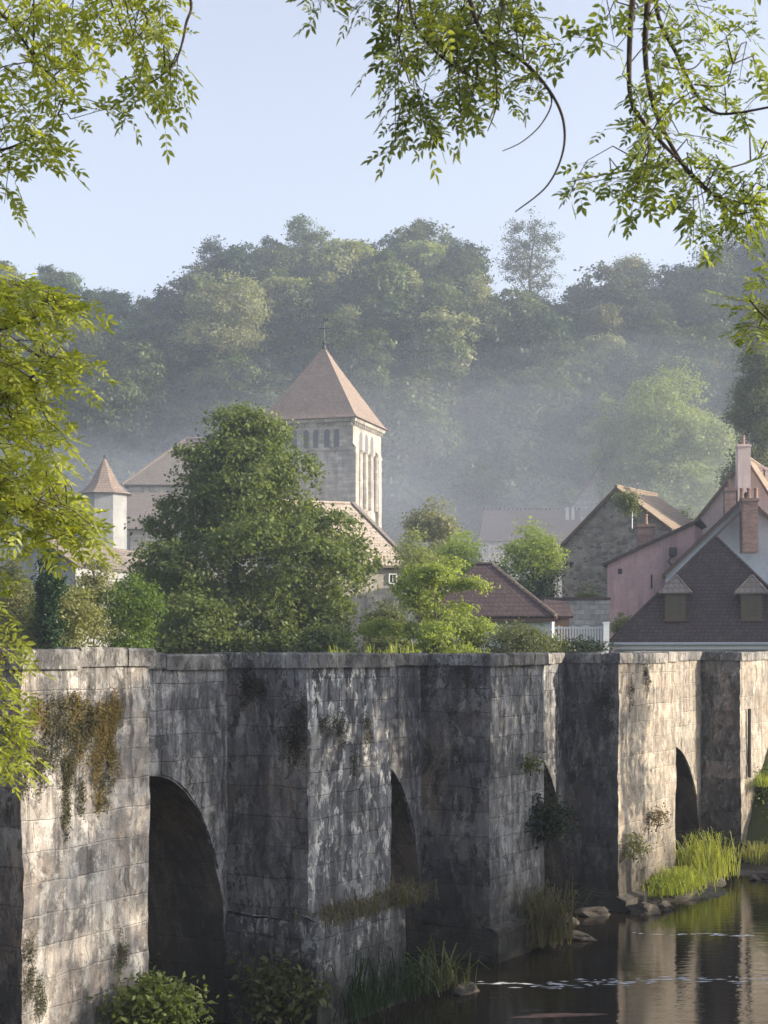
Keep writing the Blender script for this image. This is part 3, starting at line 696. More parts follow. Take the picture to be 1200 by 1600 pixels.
hp = MB(); hp.tube([Vector((x1, Yb, ezb+.03)), rr1], .07, 6); hp.build('sunlit_hip_tiles', M['tile'], g6)  # paler than the roof: sunlight on the right hip put into colour
fa = MB(); fa.box((x0+.05, Yb+.02, ezb-.2), (x1-x0-.1, 0, 0), (0, .04, 0), (0, 0, .12)); fa.build('fascia', M['trim'], g6)
dr_ = MB(); dr_.box((at(790, 1000, Yb).x, Yb+.2, GZ), (.9, 0, 0), (0, .08, 0), (0, 0, 2.1)); dr_.build('door', M['trim'], g6)
g6.rotation_euler[2] = R(-9)
# small lean-to roof right of it
g7 = thing('garden_shed', 'small shed with brown lean-to roof against the grey garden wall', 'shed', (at(890, 1000, 57.5).x, 57.5, GZ))
a1 = at(866, 962, 57.5); w7 = MB(); w7.box((a1.x, 57.6, GZ-.2), (.55, 0, 0), (0, .9, 0), (0, 0, a1.z-GZ+.15)); w7.build('wall', M['trim'], g7)
r7 = MB(); b = at(896, 963, 57.4); c = at(888, 940, 58.6); r7.slab([at(850, 962, 57.4), b, c, at(850, 936, 58.6)], .08); r7.build('roof', M['redtile'], g7)
# garden wall with coping
g8 = thing('garden_wall', 'grey stone garden wall with dark coping below the stone house', 'wall', (at(905, 1000, 62).x, 62, GZ))
a1, b = at(845, 937, 62), at(952, 937, 62); w8 = MB(); w8.box((a1.x, 62, GZ-.3), (b.x-a1.x, 0, 0), (0, .4, 0), (0, 0, a1.z-GZ+.3)); w8.build('wall', M['gwall'], g8)
w8 = MB(); w8.box((a1.x-.1, 61.93, a1.z), (b.x-a1.x+.15, 0, 0), (0, .54, 0), (0, 0, .09)); w8.build('coping', M['slate'], g8)
# picket gate
Yg = 57
g9 = thing('picket_gate', 'pale picket gate between two white posts below the garden wall', 'gate', (at(903, 1000, Yg).x, Yg, GZ))
for px_, nm in ((947, 'gate_post'), (861.5, 'gate_post')):
    p = at(px_, 974, Yg); mb = MB(); mb.box((p.x-.1, Yg-.1, GZ-.1), (.2, 0, 0), (0, .2, 0), (0, 0, p.z-GZ+.1)); mb.box((p.x-.12, Yg-.12, p.z), (.24, 0, 0), (0, .24, 0), (0, 0, .05)); mb.build(nm, M['white_paint'], g9)
pk = MB(); xa, xb = at(864, 0, Yg).x+.06, at(944, 0, Yg).x-.06; zt_ = zat(978, Yg); nn = 17
for i in range(nn):
    x = xa + (xb-xa)*(i+.5)/nn; pk.box((x-.028, Yg-.02, GZ+.1), (.056, 0, 0), (0, .03, 0), (0, 0, zt_-GZ-.13 + .04*math.sin(i*1.3)))
pk.build('pickets', M['lightmetal'], g9)
for rz_ in (zt_-.1, GZ+.4): rl = MB(); rl.box((xa-.05, Yg+.012, rz_), (xb-xa+.1, 0, 0), (0, .05, 0), (0, 0, .07)); rl.build('rail', M['lightmetal'], g9)
# ---- far roofs in the haze
Yr = 156
g10 = thing('distant_long_house', 'distant long roofed house low in the mist beyond the shrubs', 'house', (at(820, 0, Yr).x, Yr, 3))
a1, b = at(756, 797, Yr+4), at(905, 797, Yr+4); e1 = at(748, 845, Yr); e2 = at(912, 845, Yr)
r_ = MB(); r_.slab([e1, e2, b, a1], .15); r_.slab([a1, b, b+Vector((.3, 4, -2.2)), a1+Vector((-.3, 4, -2.2))], .15)
for i in range(24): p = a1.lerp(b, i/23); r_.lathe(p+Vector((0, 0, .02)), [(.10, 0), (.13, .12), (.06, .22)], 6)
r_.build('roof', M['slate'], g10)
w_ = MB(); w_.box((e1.x+.3, Yr+.3, 3), (e2.x-e1.x-.6, 0, 0), (0, 7.2, 0), (0, 0, e1.z-3)); w_.build('wall', M['church'], g10)
for qx in (884, 893): mb = MB(); p = at(qx, 812, Yr+1.5); mb.box(p, (.3, 0, 0), (0, .3, 0), (0, 0, 1.2)); mb.build('chimney', M['white'], g10)
g11, *_ = gable_house('distant_gabled_house', 'distant steep gabled house fading in the mist below the pale tree', 168, (950, 708), (884, 806), (1030, 815), 20, 9, 3, 'church', 'paletile', .3)
# ---- sunlit roof right of the big tree
Ys = 92
g12 = thing('sunlit_roof_house', 'house with large sunlit pale tiled roof right of the big tree', 'house', (at(580, 0, Ys).x, Ys, 3))
aa = R(48); uu = Vector((math.cos(aa), math.sin(aa), 0))
E2 = at(642, 884, Ys); E1 = E2 + Vector((-math.cos(R(20)), -math.sin(R(20)), 0))*6.5; E1.z = E2.z
Rt2 = at(546, 787, Ys+5.0); Rt1 = Rt2 + (E1-E2)
r_ = MB(); r_.slab([E1, E2, Rt2, Rt1], .16); bk = Vector((-.6, 6.0, -3.0)); r_.slab([Rt1, Rt2, Rt2+bk, Rt1+bk], .16); r_.tube([Rt1, Rt2], .12, 6); r_.build('roof', M['paletile'], g12)
vb = MB(); dn = Rt2-E2; vb.box(E2+Vector((.1, .1, .12)), dn, (.22, .25, 0), (0, 0, -.3)); vb.build('verge_board', M['greytile'], g12)
wl = MB(); i1 = E1+Vector((.3, .5, -.2)); i2 = E2+Vector((-.3, .5, -.2)); ig = Rt2+Vector((-.2, .1, -.35))
wl.prism([Vector((i2.x, i2.y, 3)), i2, ig, Vector((ig.x-.1, ig.y+5.4, i2.z)), Vector((ig.x-.1, ig.y+5.4, 3))], (i1-i2)); wl.build('wall', M['church'], g12)
window(g12, (i2+Vector((-.75, -.42, -.55))), uu*0+Vector((math.cos(R(20)), math.sin(R(20)), 0)), (math.sin(R(20)), -math.cos(R(20)), 0), .5, .6)
# ---- church
Yc = 130
ch = thing('church', 'pale stone church with square belfry tower, pyramid roof and long grey nave', 'church', (at(500, 0, Yc).x, Yc, 3))
Cc = at(553, 652, Yc); al = R(17.2); ul = Vector((-math.cos(al), math.sin(al), 0)); ur = Vector((math.sin(al), math.cos(al), 0)); s_ = 7.9
def sq(off, z):
    c0 = Vector((Cc.x, Cc.y, 0)); o_ = -off
    return [c0+ul*o_+ur*o_+Vector((0, 0, z)), c0+ul*o_+ur*(s_-o_)+Vector((0, 0, z)), c0+ul*(s_-o_)+ur*(s_-o_)+Vector((0, 0, z)), c0+ul*(s_-o_)+ur*o_+Vector((0, 0, z))]
def loft(mb, rings, cap=True):
    b0 = len(mb.v); k = len(rings[0])
    for r__ in rings: mb.v += [Vector(p) for p in r__]
    for i in range(len(rings)-1):
        for j in range(k): j2 = (j+1) % k; mb.f.append((b0+i*k+j, b0+i*k+j2, b0+(i+1)*k+j2, b0+(i+1)*k+j))
    if cap: mb.f.append(tuple(b0+j for j in reversed(range(k)))); mb.f.append(tuple(b0+(len(rings)-1)*k+j for j in range(k)))
ze = Cc.z
tw = MB(); loft(tw, [sq(-.12, 3), sq(-.12, ze-.35)]); 
tower = tw.build('tower', M['church'], ch)
cn = MB(); loft(cn, [sq(0, ze-.36), sq(.14, ze-.28), sq(.2, ze-.1), sq(.2, ze-.02)]); 
for fd, ddv in ((ul, ur), (ur, ul)):
    for i in range(15):
        p = Vector((Cc.x, Cc.y, ze-.62)) + fd*(.25+i*(s_-.5)/14); cn.box(p-fd*.07 - ddv*.04, fd*.14, ddv*.2, (0, 0, .26))
cn.build('cornice', M['church'], tower)
# flared pyramid roof
apx = Vector((at(503, 545, Yc+3.2).x, (Cc+ul*s_/2+ur*s_/2).y, 0)); cen = Vector((Cc.x, Cc.y, 0))+ul*s_/2+ur*s_/2; zap = zat(543, cen.y)
rings = []
for k, f_ in ((0, 1.0), (.05, .925), (.12, .85), (.24, .735), (.5, .48), (.75, .24), (1, .012)):
    hw = (s_/2+.42)*f_; z = ze + (zap-ze)*k
    rings.append([cen-ul*hw-ur*hw+Vector((0, 0, z)), cen-ul*hw+ur*hw+Vector((0, 0, z)), cen+ul*hw+ur*hw+Vector((0, 0, z)), cen+ul*hw-ur*hw+Vector((0, 0, z))])
tr_ = MB(); loft(tr_, rings); tr_o = tr_.build('tower_roof', M['towertile'], ch)
cr = MB(); cz_ = Vector((cen.x, cen.y, zap)); cr.lathe(cz_-Vector((0, 0, .25)), [(.12, 0), (.2, .15), (.16, .35), (.07, .5), (.16, .62), (.16, .74), (.05, .85), (.045, 1.3)], 10)
cr.tube([cz_+Vector((0, 0, .9)), cz_+Vector((0, 0, 2.35))], .045, 6); cr.box(cz_+Vector((-.42, -.04, 1.55)), (.84, 0, 0), (0, .08, 0), (0, 0, .09)); cr.box(cz_+Vector((-.06, -.05, 2.2)), (.4, 0, 0), (0, .04, 0), (0, 0, .22))
cr.build('weathercock_cross', M['metal'], tr_o)
# belfry openings: left face, three twin lancets; right face tall blind arches with shafts
def lancet(face_d, nrm, s0, zb, zt3, w_, depth, name='belfry_opening', mat='dim', rim=True, par=None):
    p = Vector((Cc.x, Cc.y, 0)) + face_d*s0; out = -nrm; pts = [p+Vector((0, 0, zb)), p+face_d*w_+Vector((0, 0, zb))]
    for i in range(9):
        a = math.pi*i/8; pts.append(p+face_d*(w_/2+w_/2*math.cos(a))+Vector((0, 0, zt3-w_/2+w_/2*math.sin(a))))
    mb = MB(); mb.prism([q+out*depth for q in pts], nrm*.2); mb.build(name, M[mat], par or tower)
gap_ = -.12
for c0 in (1.95, 3.75, 5.6):
    for k in (-.42, .42):
        zb, zt3 = ze-2.35, ze-.85
        lancet(ul, ur, c0+k-.22, zb, zt3, .44, gap_+.01)
    mb = MB(); p = Vector((Cc.x, Cc.y, 0))+ul*c0+ur*.09; mb.tube([p+Vector((0, 0, ze-2.35)), p+Vector((0, 0, ze-.95))], .1, 8); mb.build('colonnette', M['church'], tower)
zz1 = zat(790, Yc)
for k, c0 in enumerate((2.2, 3.7, 5.2)):
    lancet(ur, ul, c0-.42, ze-2.5, ze-.9, .84, gap_+.01)
for k, c0 in enumerate((1.45, 2.95, 4.45, 5.95)):
    mb = MB(); p = Vector((Cc.x, Cc.y, 0))+ur*c0+ul*.02; mb.tube([p+Vector((0, 0, zz1)), p+Vector((0, 0, ze-2.7))], .22, 8); mb.lathe(p+Vector((0, 0, ze-2.7)), [(.22, 0), (.32, .12), (.34, .24)], 8); mb.build('shaft', M['church'], tower)
for i in (0, 1):
    mb = MB(); p = Vector((Cc.x, Cc.y, 0))+ur*(0.0 if i == 0 else 6.2)-ul*.16; mb.box(p+Vector((0, 0, 3)), ur*.85, ul*.35, (0, 0, ze-5.4)); mb.slab([p+Vector((0, 0, ze-2.4)), p+ur*.85+Vector((0, 0, ze-2.4)), p+ur*.85+ul*.32+Vector((0, 0, ze-2.0)), p+ul*.32+Vector((0, 0, ze-2.0))], .06); mb.build('buttress', M['church'], tower)
sc_ = MB(); loft(sc_, [sq(-.02, ze-2.62), sq(-.02, ze-2.45)], True); sc_.build('string_course', M['church'], tower)
# nave roof to the left, hipped end
Yn = 133
nr = MB(); e0, e1_ = at(190, 757, Yn-3.4), at(440, 757, Yn-3.4); r0, r1_ = at(290, 686, Yn), at(460, 686, Yn)
eb0 = Vector((e0.x, Yn+4, e0.z)); eb1 = Vector((e1_.x, Yn+4, e0.z)); nr.slab([e0, e1_, r1_, r0], .18); nr.slab([eb0, e0, r0], .18); nr.slab([eb0, eb1, r1_, r0], .18); nr.tube([r0, r1_], .14, 6); nr.tube([e0, r0], .12, 6)
nr.build('nave_roof', M['greytile'], ch)
nw = MB(); nw.box((e0.x+.5, Yn-3.0, 3), (e1_.x-e0.x-.5, 0, 0), (0, 6.6, 0), (0, 0, e0.z-3-.12)); nw.build('nave_wall', M['church'], ch)
ar = MB(); q0, q1 = at(196, 826, Yn-8.2), at(420, 826, Yn-8.2); q2, q3 = at(420, 770, Yn-3.3), at(197, 770, Yn-3.3); ar.slab([q0, q1, q2, q3], .16); ar.build('aisle_roof', M['greytile'], ch)
aw = MB(); aw.box((q0.x+.3, Yn-7.8, 3), (q1.x-q0.x-.6, 0, 0), (0, 4.7, 0), (0, 0, q0.z-3-.1)); aw.build('aisle_wall', M['church'], ch)
# ---- turret left
Yt = 118
tu = thing('stair_turret', 'pale plastered turret with pointed brown roof at the left end of the church', 'turret', (at(156, 0, Yt).x, Yt, 3))
hw = 38/F*Yt; cx_ = at(157, 0, Yt).x; ezt = zat(769, Yt); zapt = zat(711, Yt)
def oct_(r, z, a0=22.5+8, n=8): return [Vector((cx_+r*math.cos(R(a0+i*360/n)), Yt+1.7+r*math.sin(R(a0+i*360/n)), z)) for i in range(n)]
mb = MB(); loft(mb, [oct_(hw*.98, 3), oct_(hw*.98, ezt)]); mb.build('wall', M['white'], tu)
mb = MB(); loft(mb, [oct_(hw*1.2, ezt-.02), oct_(hw*.92, ezt+.28), oct_(hw*.66, ezt+.75), oct_(hw*.02, zapt)]); mb.build('roof', M['towertile'], tu)
mb = MB(); mb.lathe(Vector((cx_, Yt+1.7, zapt-.05)), [(.07, 0), (.09, .1), (.03, .3)], 8); mb.build('finial', M['metal'], tu)
# ---- white cottage far left
g13, ApC, LpC, RpC, uC, vC, _r = gable_house('white_cottage', 'small white cottage half hidden by shrubs left of the big tree', 80, (62, 845), (15, 882), (118, 882), 15, 12, 2.8, 'white', 'greytile', .2)
window(g13, at(70, 900, 79.9), uC, -vC, .8, 1.1)
g14 = thing('white_annex', 'white plastered annex with small windows behind the left shrubs', 'outbuilding', (at(215, 0, 88).x, 88, 2.8))
mb = MB(); a1 = at(172, 900, 88); mb.box((a1.x, 88, 2.8), (at(300, 0, 88).x-a1.x, 0, 0), (0, 5, 0), (0, 0, a1.z-2.8)); mb.build('wall', M['white'], g14)
mb = MB(); mb.slab([a1+Vector((-.3, -.3, .0)), at(302, 900, 87.7), at(296, 878, 90.5), at(190, 878, 90.5)], .12); mb.slab([at(190, 878, 90.5), at(296, 878, 90.5), at(302, 900, 93.5), at(160, 900, 93.5)], .12); mb.build('roof', M['greytile'], g14)
window(g14, at(232, 918, 88), (1, 0, 0), (0, -1, 0), .7, .9)
window(g14, at(205, 918, 88), (1, 0, 0), (0, -1, 0), .7, .9)

# ------------------------------------------------------------ hillside wood
HG = 'trees massed on the wooded hillside'
protos = []
specs = [('leaf_olivehill', 11.5, 5.4, 15, 21, 'r', .1), ('leaf_hill', 12, 5.2, 16, 11, 'r', .12), ('leaf_hill', 13, 5.6, 20, 12, 'r', .2), ('leaf_dark', 12.5, 5.4, 18, 13, 'r', .1), ('leaf_hill', 15, 4.6, 16, 14, 'r', .3), ('leaf_hillpale', 11, 4.8, 15, 15, 'r', .2), ('leaf_dark', 14, 5.0, 22, 16, 'r', .25)]
for (mt, h, r, nl_, sd_, ty, gp) in specs:
    me = crown('crown', sd_, round_lobes(sd_, h*.98, r, nl_, .22), 8500, .55, gap=gp, inner=.1, clump=1.1, tint_var=.3, outw=1.1); me.materials.append(M[mt])
    tm = trunk_mb(sd_, h, r, .2, 7, .4, .3); tme = mesh('trunk', tm.v, tm.f, True); tme.materials.append(M['bark']); protos.append((me, tme, h))
def hill_tree(k, X, Y, sc, rz, label, group=None, sz=None, mat=None):
    me, tme, h = protos[k]; root = bpy.data.objects.new('hill_tree', None); C.objects.link(root)
    root.location = (X, Y, ground_z(X, Y)-.3); root.rotation_euler = (0, 0, rz); root.scale = (sc, sc, sz or sc)
    tag(root, label, 'tree', group)
    for nm, m_ in (('crown', me), ('trunk', tme)):
        o = bpy.data.objects.new(nm, m_); C.objects.link(o); o.parent = root
        if nm == 'crown' and mat:
            o.material_slots[0].link = 'OBJECT'; o.material_slots[0].material = M[mat]
    return root
rg = random.Random(77); cnt = 0
LBL = 'dense green broadleaf tree among the wood covering the misty hill'
yy = 176
while yy < 322:
    stp = 7.6 + (yy-176)*.016; xx = -.26*yy - 4 + rg.uniform(0, stp)
    while xx < .262*yy + 4:
        X = xx + rg.uniform(-2.2, 2.2); Yh = yy + rg.uniform(-2.5, 2.5); px = CX + X/Yh*F
        k = rg.choice([0, 1, 1, 2, 2, 3, 3, 4, 5, 6, 6]) 
        if Yh < 236: k = rg.choice([2, 2, 3, 6, 1])  # darker leaves low on the slope put its shade into the colour
        if Yh > 292 and (320 < px < 770 or px > 1060): k = rg.choice([4, 6, 2])
        sc = rg.uniform(.62, 1.2)
        if Yh > 288: sc = min(sc, .95)
        if 770 < px < 1050 and Yh > 295: sc *= .7
        if px < 290 and Yh > 288: sc *= .85
        hill_tree(k, X, Yh, sc, rg.uniform(0, 6.28), LBL, HG, sc*rg.uniform(.85, 1.12)); cnt += 1
        xx += stp*rg.uniform(.85, 1.15)
    yy += 8.6
print('hill trees', cnt)
# singled-out trees on the hill
def special(label, px, ptop, pbot, wpx, Y, mat, seed, **k): return tree('hill_tree', label, px, ptop, pbot, Y, wpx, mat, seed, n=k.pop('n', 9000), leaf=k.pop('leaf', .42), group=None, **k)
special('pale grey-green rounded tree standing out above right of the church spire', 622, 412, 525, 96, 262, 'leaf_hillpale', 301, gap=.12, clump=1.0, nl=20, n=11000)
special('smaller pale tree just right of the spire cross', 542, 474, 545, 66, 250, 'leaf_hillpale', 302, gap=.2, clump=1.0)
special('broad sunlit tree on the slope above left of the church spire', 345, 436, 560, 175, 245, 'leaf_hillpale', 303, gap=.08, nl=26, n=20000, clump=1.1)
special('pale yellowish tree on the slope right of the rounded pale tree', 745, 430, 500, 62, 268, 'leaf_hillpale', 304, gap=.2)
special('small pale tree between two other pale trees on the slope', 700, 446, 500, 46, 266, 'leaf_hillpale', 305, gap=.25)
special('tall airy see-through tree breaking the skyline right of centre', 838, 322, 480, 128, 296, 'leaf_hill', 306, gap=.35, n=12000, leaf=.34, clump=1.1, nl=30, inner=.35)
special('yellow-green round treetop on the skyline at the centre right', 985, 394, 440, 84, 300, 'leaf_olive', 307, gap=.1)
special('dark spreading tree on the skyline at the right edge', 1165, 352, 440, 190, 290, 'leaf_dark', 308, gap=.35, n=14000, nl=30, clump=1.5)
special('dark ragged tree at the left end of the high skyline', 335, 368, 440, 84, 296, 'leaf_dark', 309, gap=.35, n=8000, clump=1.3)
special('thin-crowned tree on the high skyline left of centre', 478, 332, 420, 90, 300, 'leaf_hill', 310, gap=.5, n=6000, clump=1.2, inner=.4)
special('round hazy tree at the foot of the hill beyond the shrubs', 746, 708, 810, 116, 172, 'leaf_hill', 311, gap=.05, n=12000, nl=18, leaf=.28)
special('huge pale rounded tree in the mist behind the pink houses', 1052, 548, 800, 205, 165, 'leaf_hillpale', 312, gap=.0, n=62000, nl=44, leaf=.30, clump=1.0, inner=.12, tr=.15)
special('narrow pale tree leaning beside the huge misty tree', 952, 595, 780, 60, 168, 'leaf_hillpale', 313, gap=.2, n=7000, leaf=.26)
special('tall dark tree rising behind the chimneys at the right edge', 1186, 452, 760, 112, 118, 'leaf_big', 327, gap=.02, tr=.2, n=40000, nl=30, leaf=.2, clump=.6)

# ------------------------------------------------------------ trees and shrubs in the village
def big_lobes(h, r):
    rg = random.Random(4); L = []
    for i in range(120):
        k = .14 + .83*(i/119)**.95; env = [(.12, .8), (.26, .9), (.38, .96), (.54, .82), (.68, .60), (.8, .42), (.9, .24), (1, .06)]
        for (a, b), (c, d) in zip(env, env[1:]):
            if k <= c: e = b + (d-b)*(k-a)/(c-a); break
        else: e = .1
        a = rg.uniform(0, 6.283); q = r*e*rg.uniform(.5, 1.0); rr = r*(.13+.11*e)*rg.uniform(.6, 1.25)
        L.append((q*math.cos(a), q*math.sin(a), h*k, rr, rr, rr*.72))
    for k, e in ((.16, .75), (.3, .75), (.5, .55), (.7, .35), (.86, .18)): L.append((0, 0, h*k, r*e, r*e, h*.16))
    return L
tree('big_maple_tree', 'large dense dark green tree standing centre left before the church', 377, 648, 1030, 62, 425, 'leaf_big', 41, n=125000, leaf=.165, gap=.14, outw=.5, lob=big_lobes, z0=2.5, tr=.3, clump=.42, inner=.12, tv=.3)
# small acacia-like tree with layered boughs
def layer_lobes(h, r):
    rg = random.Random(9); L = []
    for i in range(34):
        a = rg.uniform(0, 6.283); k = rg.uniform(.36, .96); q = r*rg.uniform(.1, .85)*(1.25-.6*k); L.append((q*math.cos(a), q*math.sin(a), h*k, r*rg.uniform(.2, .34), r*rg.uniform(.2, .34), h*.045))
    return L
tree('acacia_tree', 'small bright layered tree in front of the brown-roofed building', 672, 866, 985, 50, 225, 'leaf_bright', 42, n=34000, leaf=.10, gap=.05, lob=layer_lobes, z0=2.6, tr=.07, clump=.22, inner=.3)
def bush(label, px, ptop, w_, Y, mat, seed, n=6000, leaf=.13, z0=None, nl=9, gap=.1, name='shrub', cat='shrub', pb=None, clump=None, tv=.35):
    return tree(name, label, px, ptop, pb or (HY-5), Y, w_, mat, seed, n=n, leaf=leaf, gap=gap, cat=cat, nl=nl, z0=z0, tr=.05, clump=clump, tv=tv)
bush('pale feathery grey-green shrub behind the other centre shrubs', 683, 768, 104, 104, 'leaf_hillpale', 51, 7000, .2, pb=850)
bush('bright green shrub with dark shaded base behind the small bright tree', 650, 822, 100, 84, 'leaf_bright', 52, 7000, .15, pb=900)
bush('light green shrub just right of the feathery one', 725, 818, 110, 86, 'leaf_bright', 53, 7000, .15, pb=900)
bush('yellowish rounded shrub left of the stone house', 830, 806, 122, 84, 'leaf_bright', 54, 9000, .15, pb=890)
bush('dark shrub against the left wall of the stone house', 845, 850, 84, 84, 'leaf_dark', 55, 9000, .15, pb=960)
bush('dark shaded shrub under the bright centre shrubs', 780, 868, 110, 79, 'leaf_dark', 56, 8000, .15, pb=960)
bush('small green shrub sitting on the garden wall', 921, 905, 40, 63.5, 'leaf_big', 57, 3000, .09, pb=930)
bush('low green hedge mound behind the parapet under the pale blue wall', 830, 987, 165, 53, 'leaf_big', 58, 9000, .1, nl=16, pb=1012)
bush('dark green hedge beside the gate behind the parapet', 905, 1000, 110, 54.5, 'leaf_dark', 59, 6000, .1, nl=12, pb=1014)
bush('wiry dry shrub climbing the foot of the pink wall', 974, 948, 44, 72, 'leaf_olive', 60, 2600, .1, gap=.4, pb=990)
bush('leafy shrub on top behind the tiled stone house roof', 1070, 785, 48, 96, 'leaf_olive', 61, 3000, .14, pb=830)
bush('dense green shrub below the bright tree beside its trunk', 735, 955, 55, 52, 'leaf_big', 62, 3500, .09, pb=1005)
bush('rounded green shrub filling the gap left of the small bright tree', 600, 930, 90, 55, 'leaf_big', 72, 9000, .1, pb=1005, nl=12)
bush('low green shrub between the big tree and the small bright tree', 610, 985, 70, 46, 'leaf_bush', 63, 4000, .09, pb=1012)
bush('tall loose shrub with thin stems left of the big tree', 150, 862, 110, 52, 'leaf_olive', 64, 8000, .1, gap=.3, pb=980, nl=14)
bush('olive shrub behind the parapet under the white cottage', 95, 905, 140, 48, 'leaf_olive', 65, 13000, .095, pb=1012, nl=14)
bush('yellowish low shrub behind the parapet at the far left', 30, 905, 100, 50, 'leaf_olive', 66, 8000, .1, pb=1012, nl=12)
bush('dark olive shrub tucked against the left skirt of the big tree', 205, 888, 95, 50, 'leaf_bush', 67, 9000, .095, pb=1012, nl=12)
bush('greyish leafy shrub rising over the far left shrubs', 10, 860, 90, 66, 'leaf_hillpale', 68, 6000, .13, pb=1000)
bush('dark clipped conical yew beside the white cottage', 77, 846, 50, 47, 'leaf_dark', 69, 9000, .1, pb=990, name='yew_tree', cat='tree', nl=16, gap=0, clump=.25)
iv = tree('ivy', 'ivy cushion growing under the top of the stone gable', 978, 772, 800, 85.2, 44, 'leaf_big', 70, n=2600, leaf=.12, cat='climbing plant', nl=8, z0=zat(802, 85.2), tr=.02)
# upright grass and flower stems just behind the parapet
def grass_thing(label, pts, h, mat, seed, per=60, spread=.25, w_=.012, droop=.35, name='grass_clump', cat='grass clump'):
    me = grass(name, pts, h, M[mat], seed, per, spread, w_, droop); me.materials.append(M[mat])
    c = pts[0]; return tag(link(name, me, None, None, c), label, cat)
rr = random.Random(8)
grass_thing('bright upright reeds behind the parapet right of the big tree', [(at(px_, 0, 42).x, 42+rr.uniform(-.6, .6), 4.6) for px_ in range(515, 668, 7)], 1.05, 'grass', 71, 40, .28, .014, .3)

# ------------------------------------------------------------ growth on the bridge
def bgrass(label, t0, t1, y, z, h, mat, seed, n=8, per=60, spread=.3, droop=.5, w_=.01, name='grass_clump', cat='grass clump'):
    rq = random.Random(seed); pts = [brw(t0+(t1-t0)*(i+.5)/n, y+rq.uniform(-.08, .1), z) for i in range(n)]
    return grass_thing(label, pts, h, mat, seed, per, spread, w_, droop, name, cat)
bgrass('green grass fringe growing on the ledge of the middle pier', 26.5, 29.3, -.10, 1.55, .36, 'grassdry', 81, 14, 60, .34, 1.3)
bgrass('drooping ferns hanging below the grass fringe of the middle pier', 26.9, 29.4, -.30, .1, .95, 'leaf_dark', 82, 8, 30, .3, .8)
bgrass('sedge blades at the right foot of the middle pier arching over the water', 29.2, 30.1, -.4, .1, .95, 'leaf_big', 83, 5, 16, .4, 1.3, .014)
bgrass('tall grass tuft at the foot of the third pier from the left', 33.7, 34.8, -.3, .1, 1.15, 'grassdry', 84, 5, 90, .35, .8)
bgrass('bright yellow-green grass growing on the gravel bar at the sunlit pier', 40.2, 42.5, -.45, .2, .5, 'grass', 85, 12, 110, .5, .9)
bgrass('taller bright grass clump in front of the far arch opening', 42.9, 44.2, -.3, .2, 1.0, 'grass', 86, 8, 120, .55, .6)
bgrass('shaded grass along the water at the right bank', 46.4, 50.5, -.8, .2, .55, 'grass', 87, 16, 110, .6, .5)
def bbush(label, t_, y, zc, r, mat, seed, n=3000, leaf=.07, zr=None, gap=.15, cat='shrub', name='shrub', aspect=.5):
    P = brw(t_, y, zc-r*.8); g_ = thing(name, label, cat, P); L = [(a*r*.5, b*r*.4, r*.8+c*r*.4, r*.5, r*.45, (zr or r)*.5) for a, b, c in [(0, 0, 0), (.8, .3, .4), (-.8, .2, -.3), (.2, -.6, .7), (-.3, .5, -.9), (.6, -.3, -.6), (0, 0, 1.2), (-.7, 0, .9)]]
    me = crown('foliage', seed, L, n, leaf, gap=gap, aspect=aspect); me.materials.append(M[mat]); o = bpy.data.objects.new('foliage', me); C.objects.link(o); o.parent = g_
    tm = trunk_mb(seed, r*1.4, r, .015, 6, .6, .1); me = mesh('stem', tm.v, tm.f, True); me.materials.append(M['twig']); o = bpy.data.objects.new('stem', me); C.objects.link(o); o.parent = g_
    return g_
bbush('leafy dark shrub rooted in the joint of the third pier from the left', 34.55, -.25, 2.25, .55, 'leaf_dark', 91, 1500, .09)
bbush('small sprig growing from the stones high on the third pier', 34.0, -.12, 3.4, .25, 'leaf_big', 92, 260, .08)
bbush('bright weedy shrub at the foot of the leftmost lit pier', 22.0, -.6, 1.0, .62, 'leaf_bush', 93, 2600, .10)
bbush('dark fern cluster in the corner beside the middle pier', 26.1, .2, .5, .5, 'leaf_big', 94, 1600, .12)
bbush('reddish dry weed on the sunlit pier above the bright grass', 40.7, -.15, 1.75, .3, 'moss', 95, 500, .06)
bbush('dark ivy mass hanging on the far right pier with sunlit top', 49.3, -.35, 1.15, 1.0, 'leaf_big', 96, 6500, .10, 1.5)
bbush('spiky weed on the corner edge of the sunlit pier', 39.2, -.2, 1.3, .3, 'leaf_olive', 97, 500, .07)
bgrass('sunlit straw grass on top of the ivy at the far right', 48.2, 51, -.4, 1.95, .35, 'grass', 98, 10, 60, .3, .7)
# moss: tufts hugging the pier faces, part of the bridge's look
def moss(label, cells, mat, seed, leaf=.05, y=-.03):
    rg_ = np.random.default_rng(seed); P = []
    for (x, z, sx, sz, n) in cells:
        k = max(3, n//10); cc = np.c_[rg_.normal(x, sx*.55, k), np.full(k, y), rg_.normal(z, sz*.55, k)]
        n2 = int(n*2.2); i = rg_.integers(0, k, n2); P.append(cc[i] + np.c_[rg_.normal(size=n2)*.016, -np.abs(rg_.normal(size=n2))*.014, rg_.normal(size=n2)*.055])
    P = np.concatenate(P); W = np.array([tuple(brw(*p)) for p in P]); N = rg_.normal(size=(len(W), 3))*.5 + np.array([DY, -DX, .2])
    me = leaves('moss', rg_, W, N, leaf*.5, np.clip(rg_.normal(.5, .3, len(W)), 0, 1), .6); me.materials.append(M[mat])
    return tag(link('moss', me, None, None, brw(cells[0][0], y, cells[0][1])), label, 'moss', None, 'stuff')
def pc(px, py, sx, sy, n, m_=-.03):       # a picture position on the front plane -> (t, z) on the bridge
    k = (px-CX)/F; t_ = (14 + m_*DY + k*m_*DX)/(DX - k*DY); Yp = t_*DY + m_*DX; sc = Yp/F
    return (t_, zat(py, Yp), sx*sc*2.0, sy*sc, n)
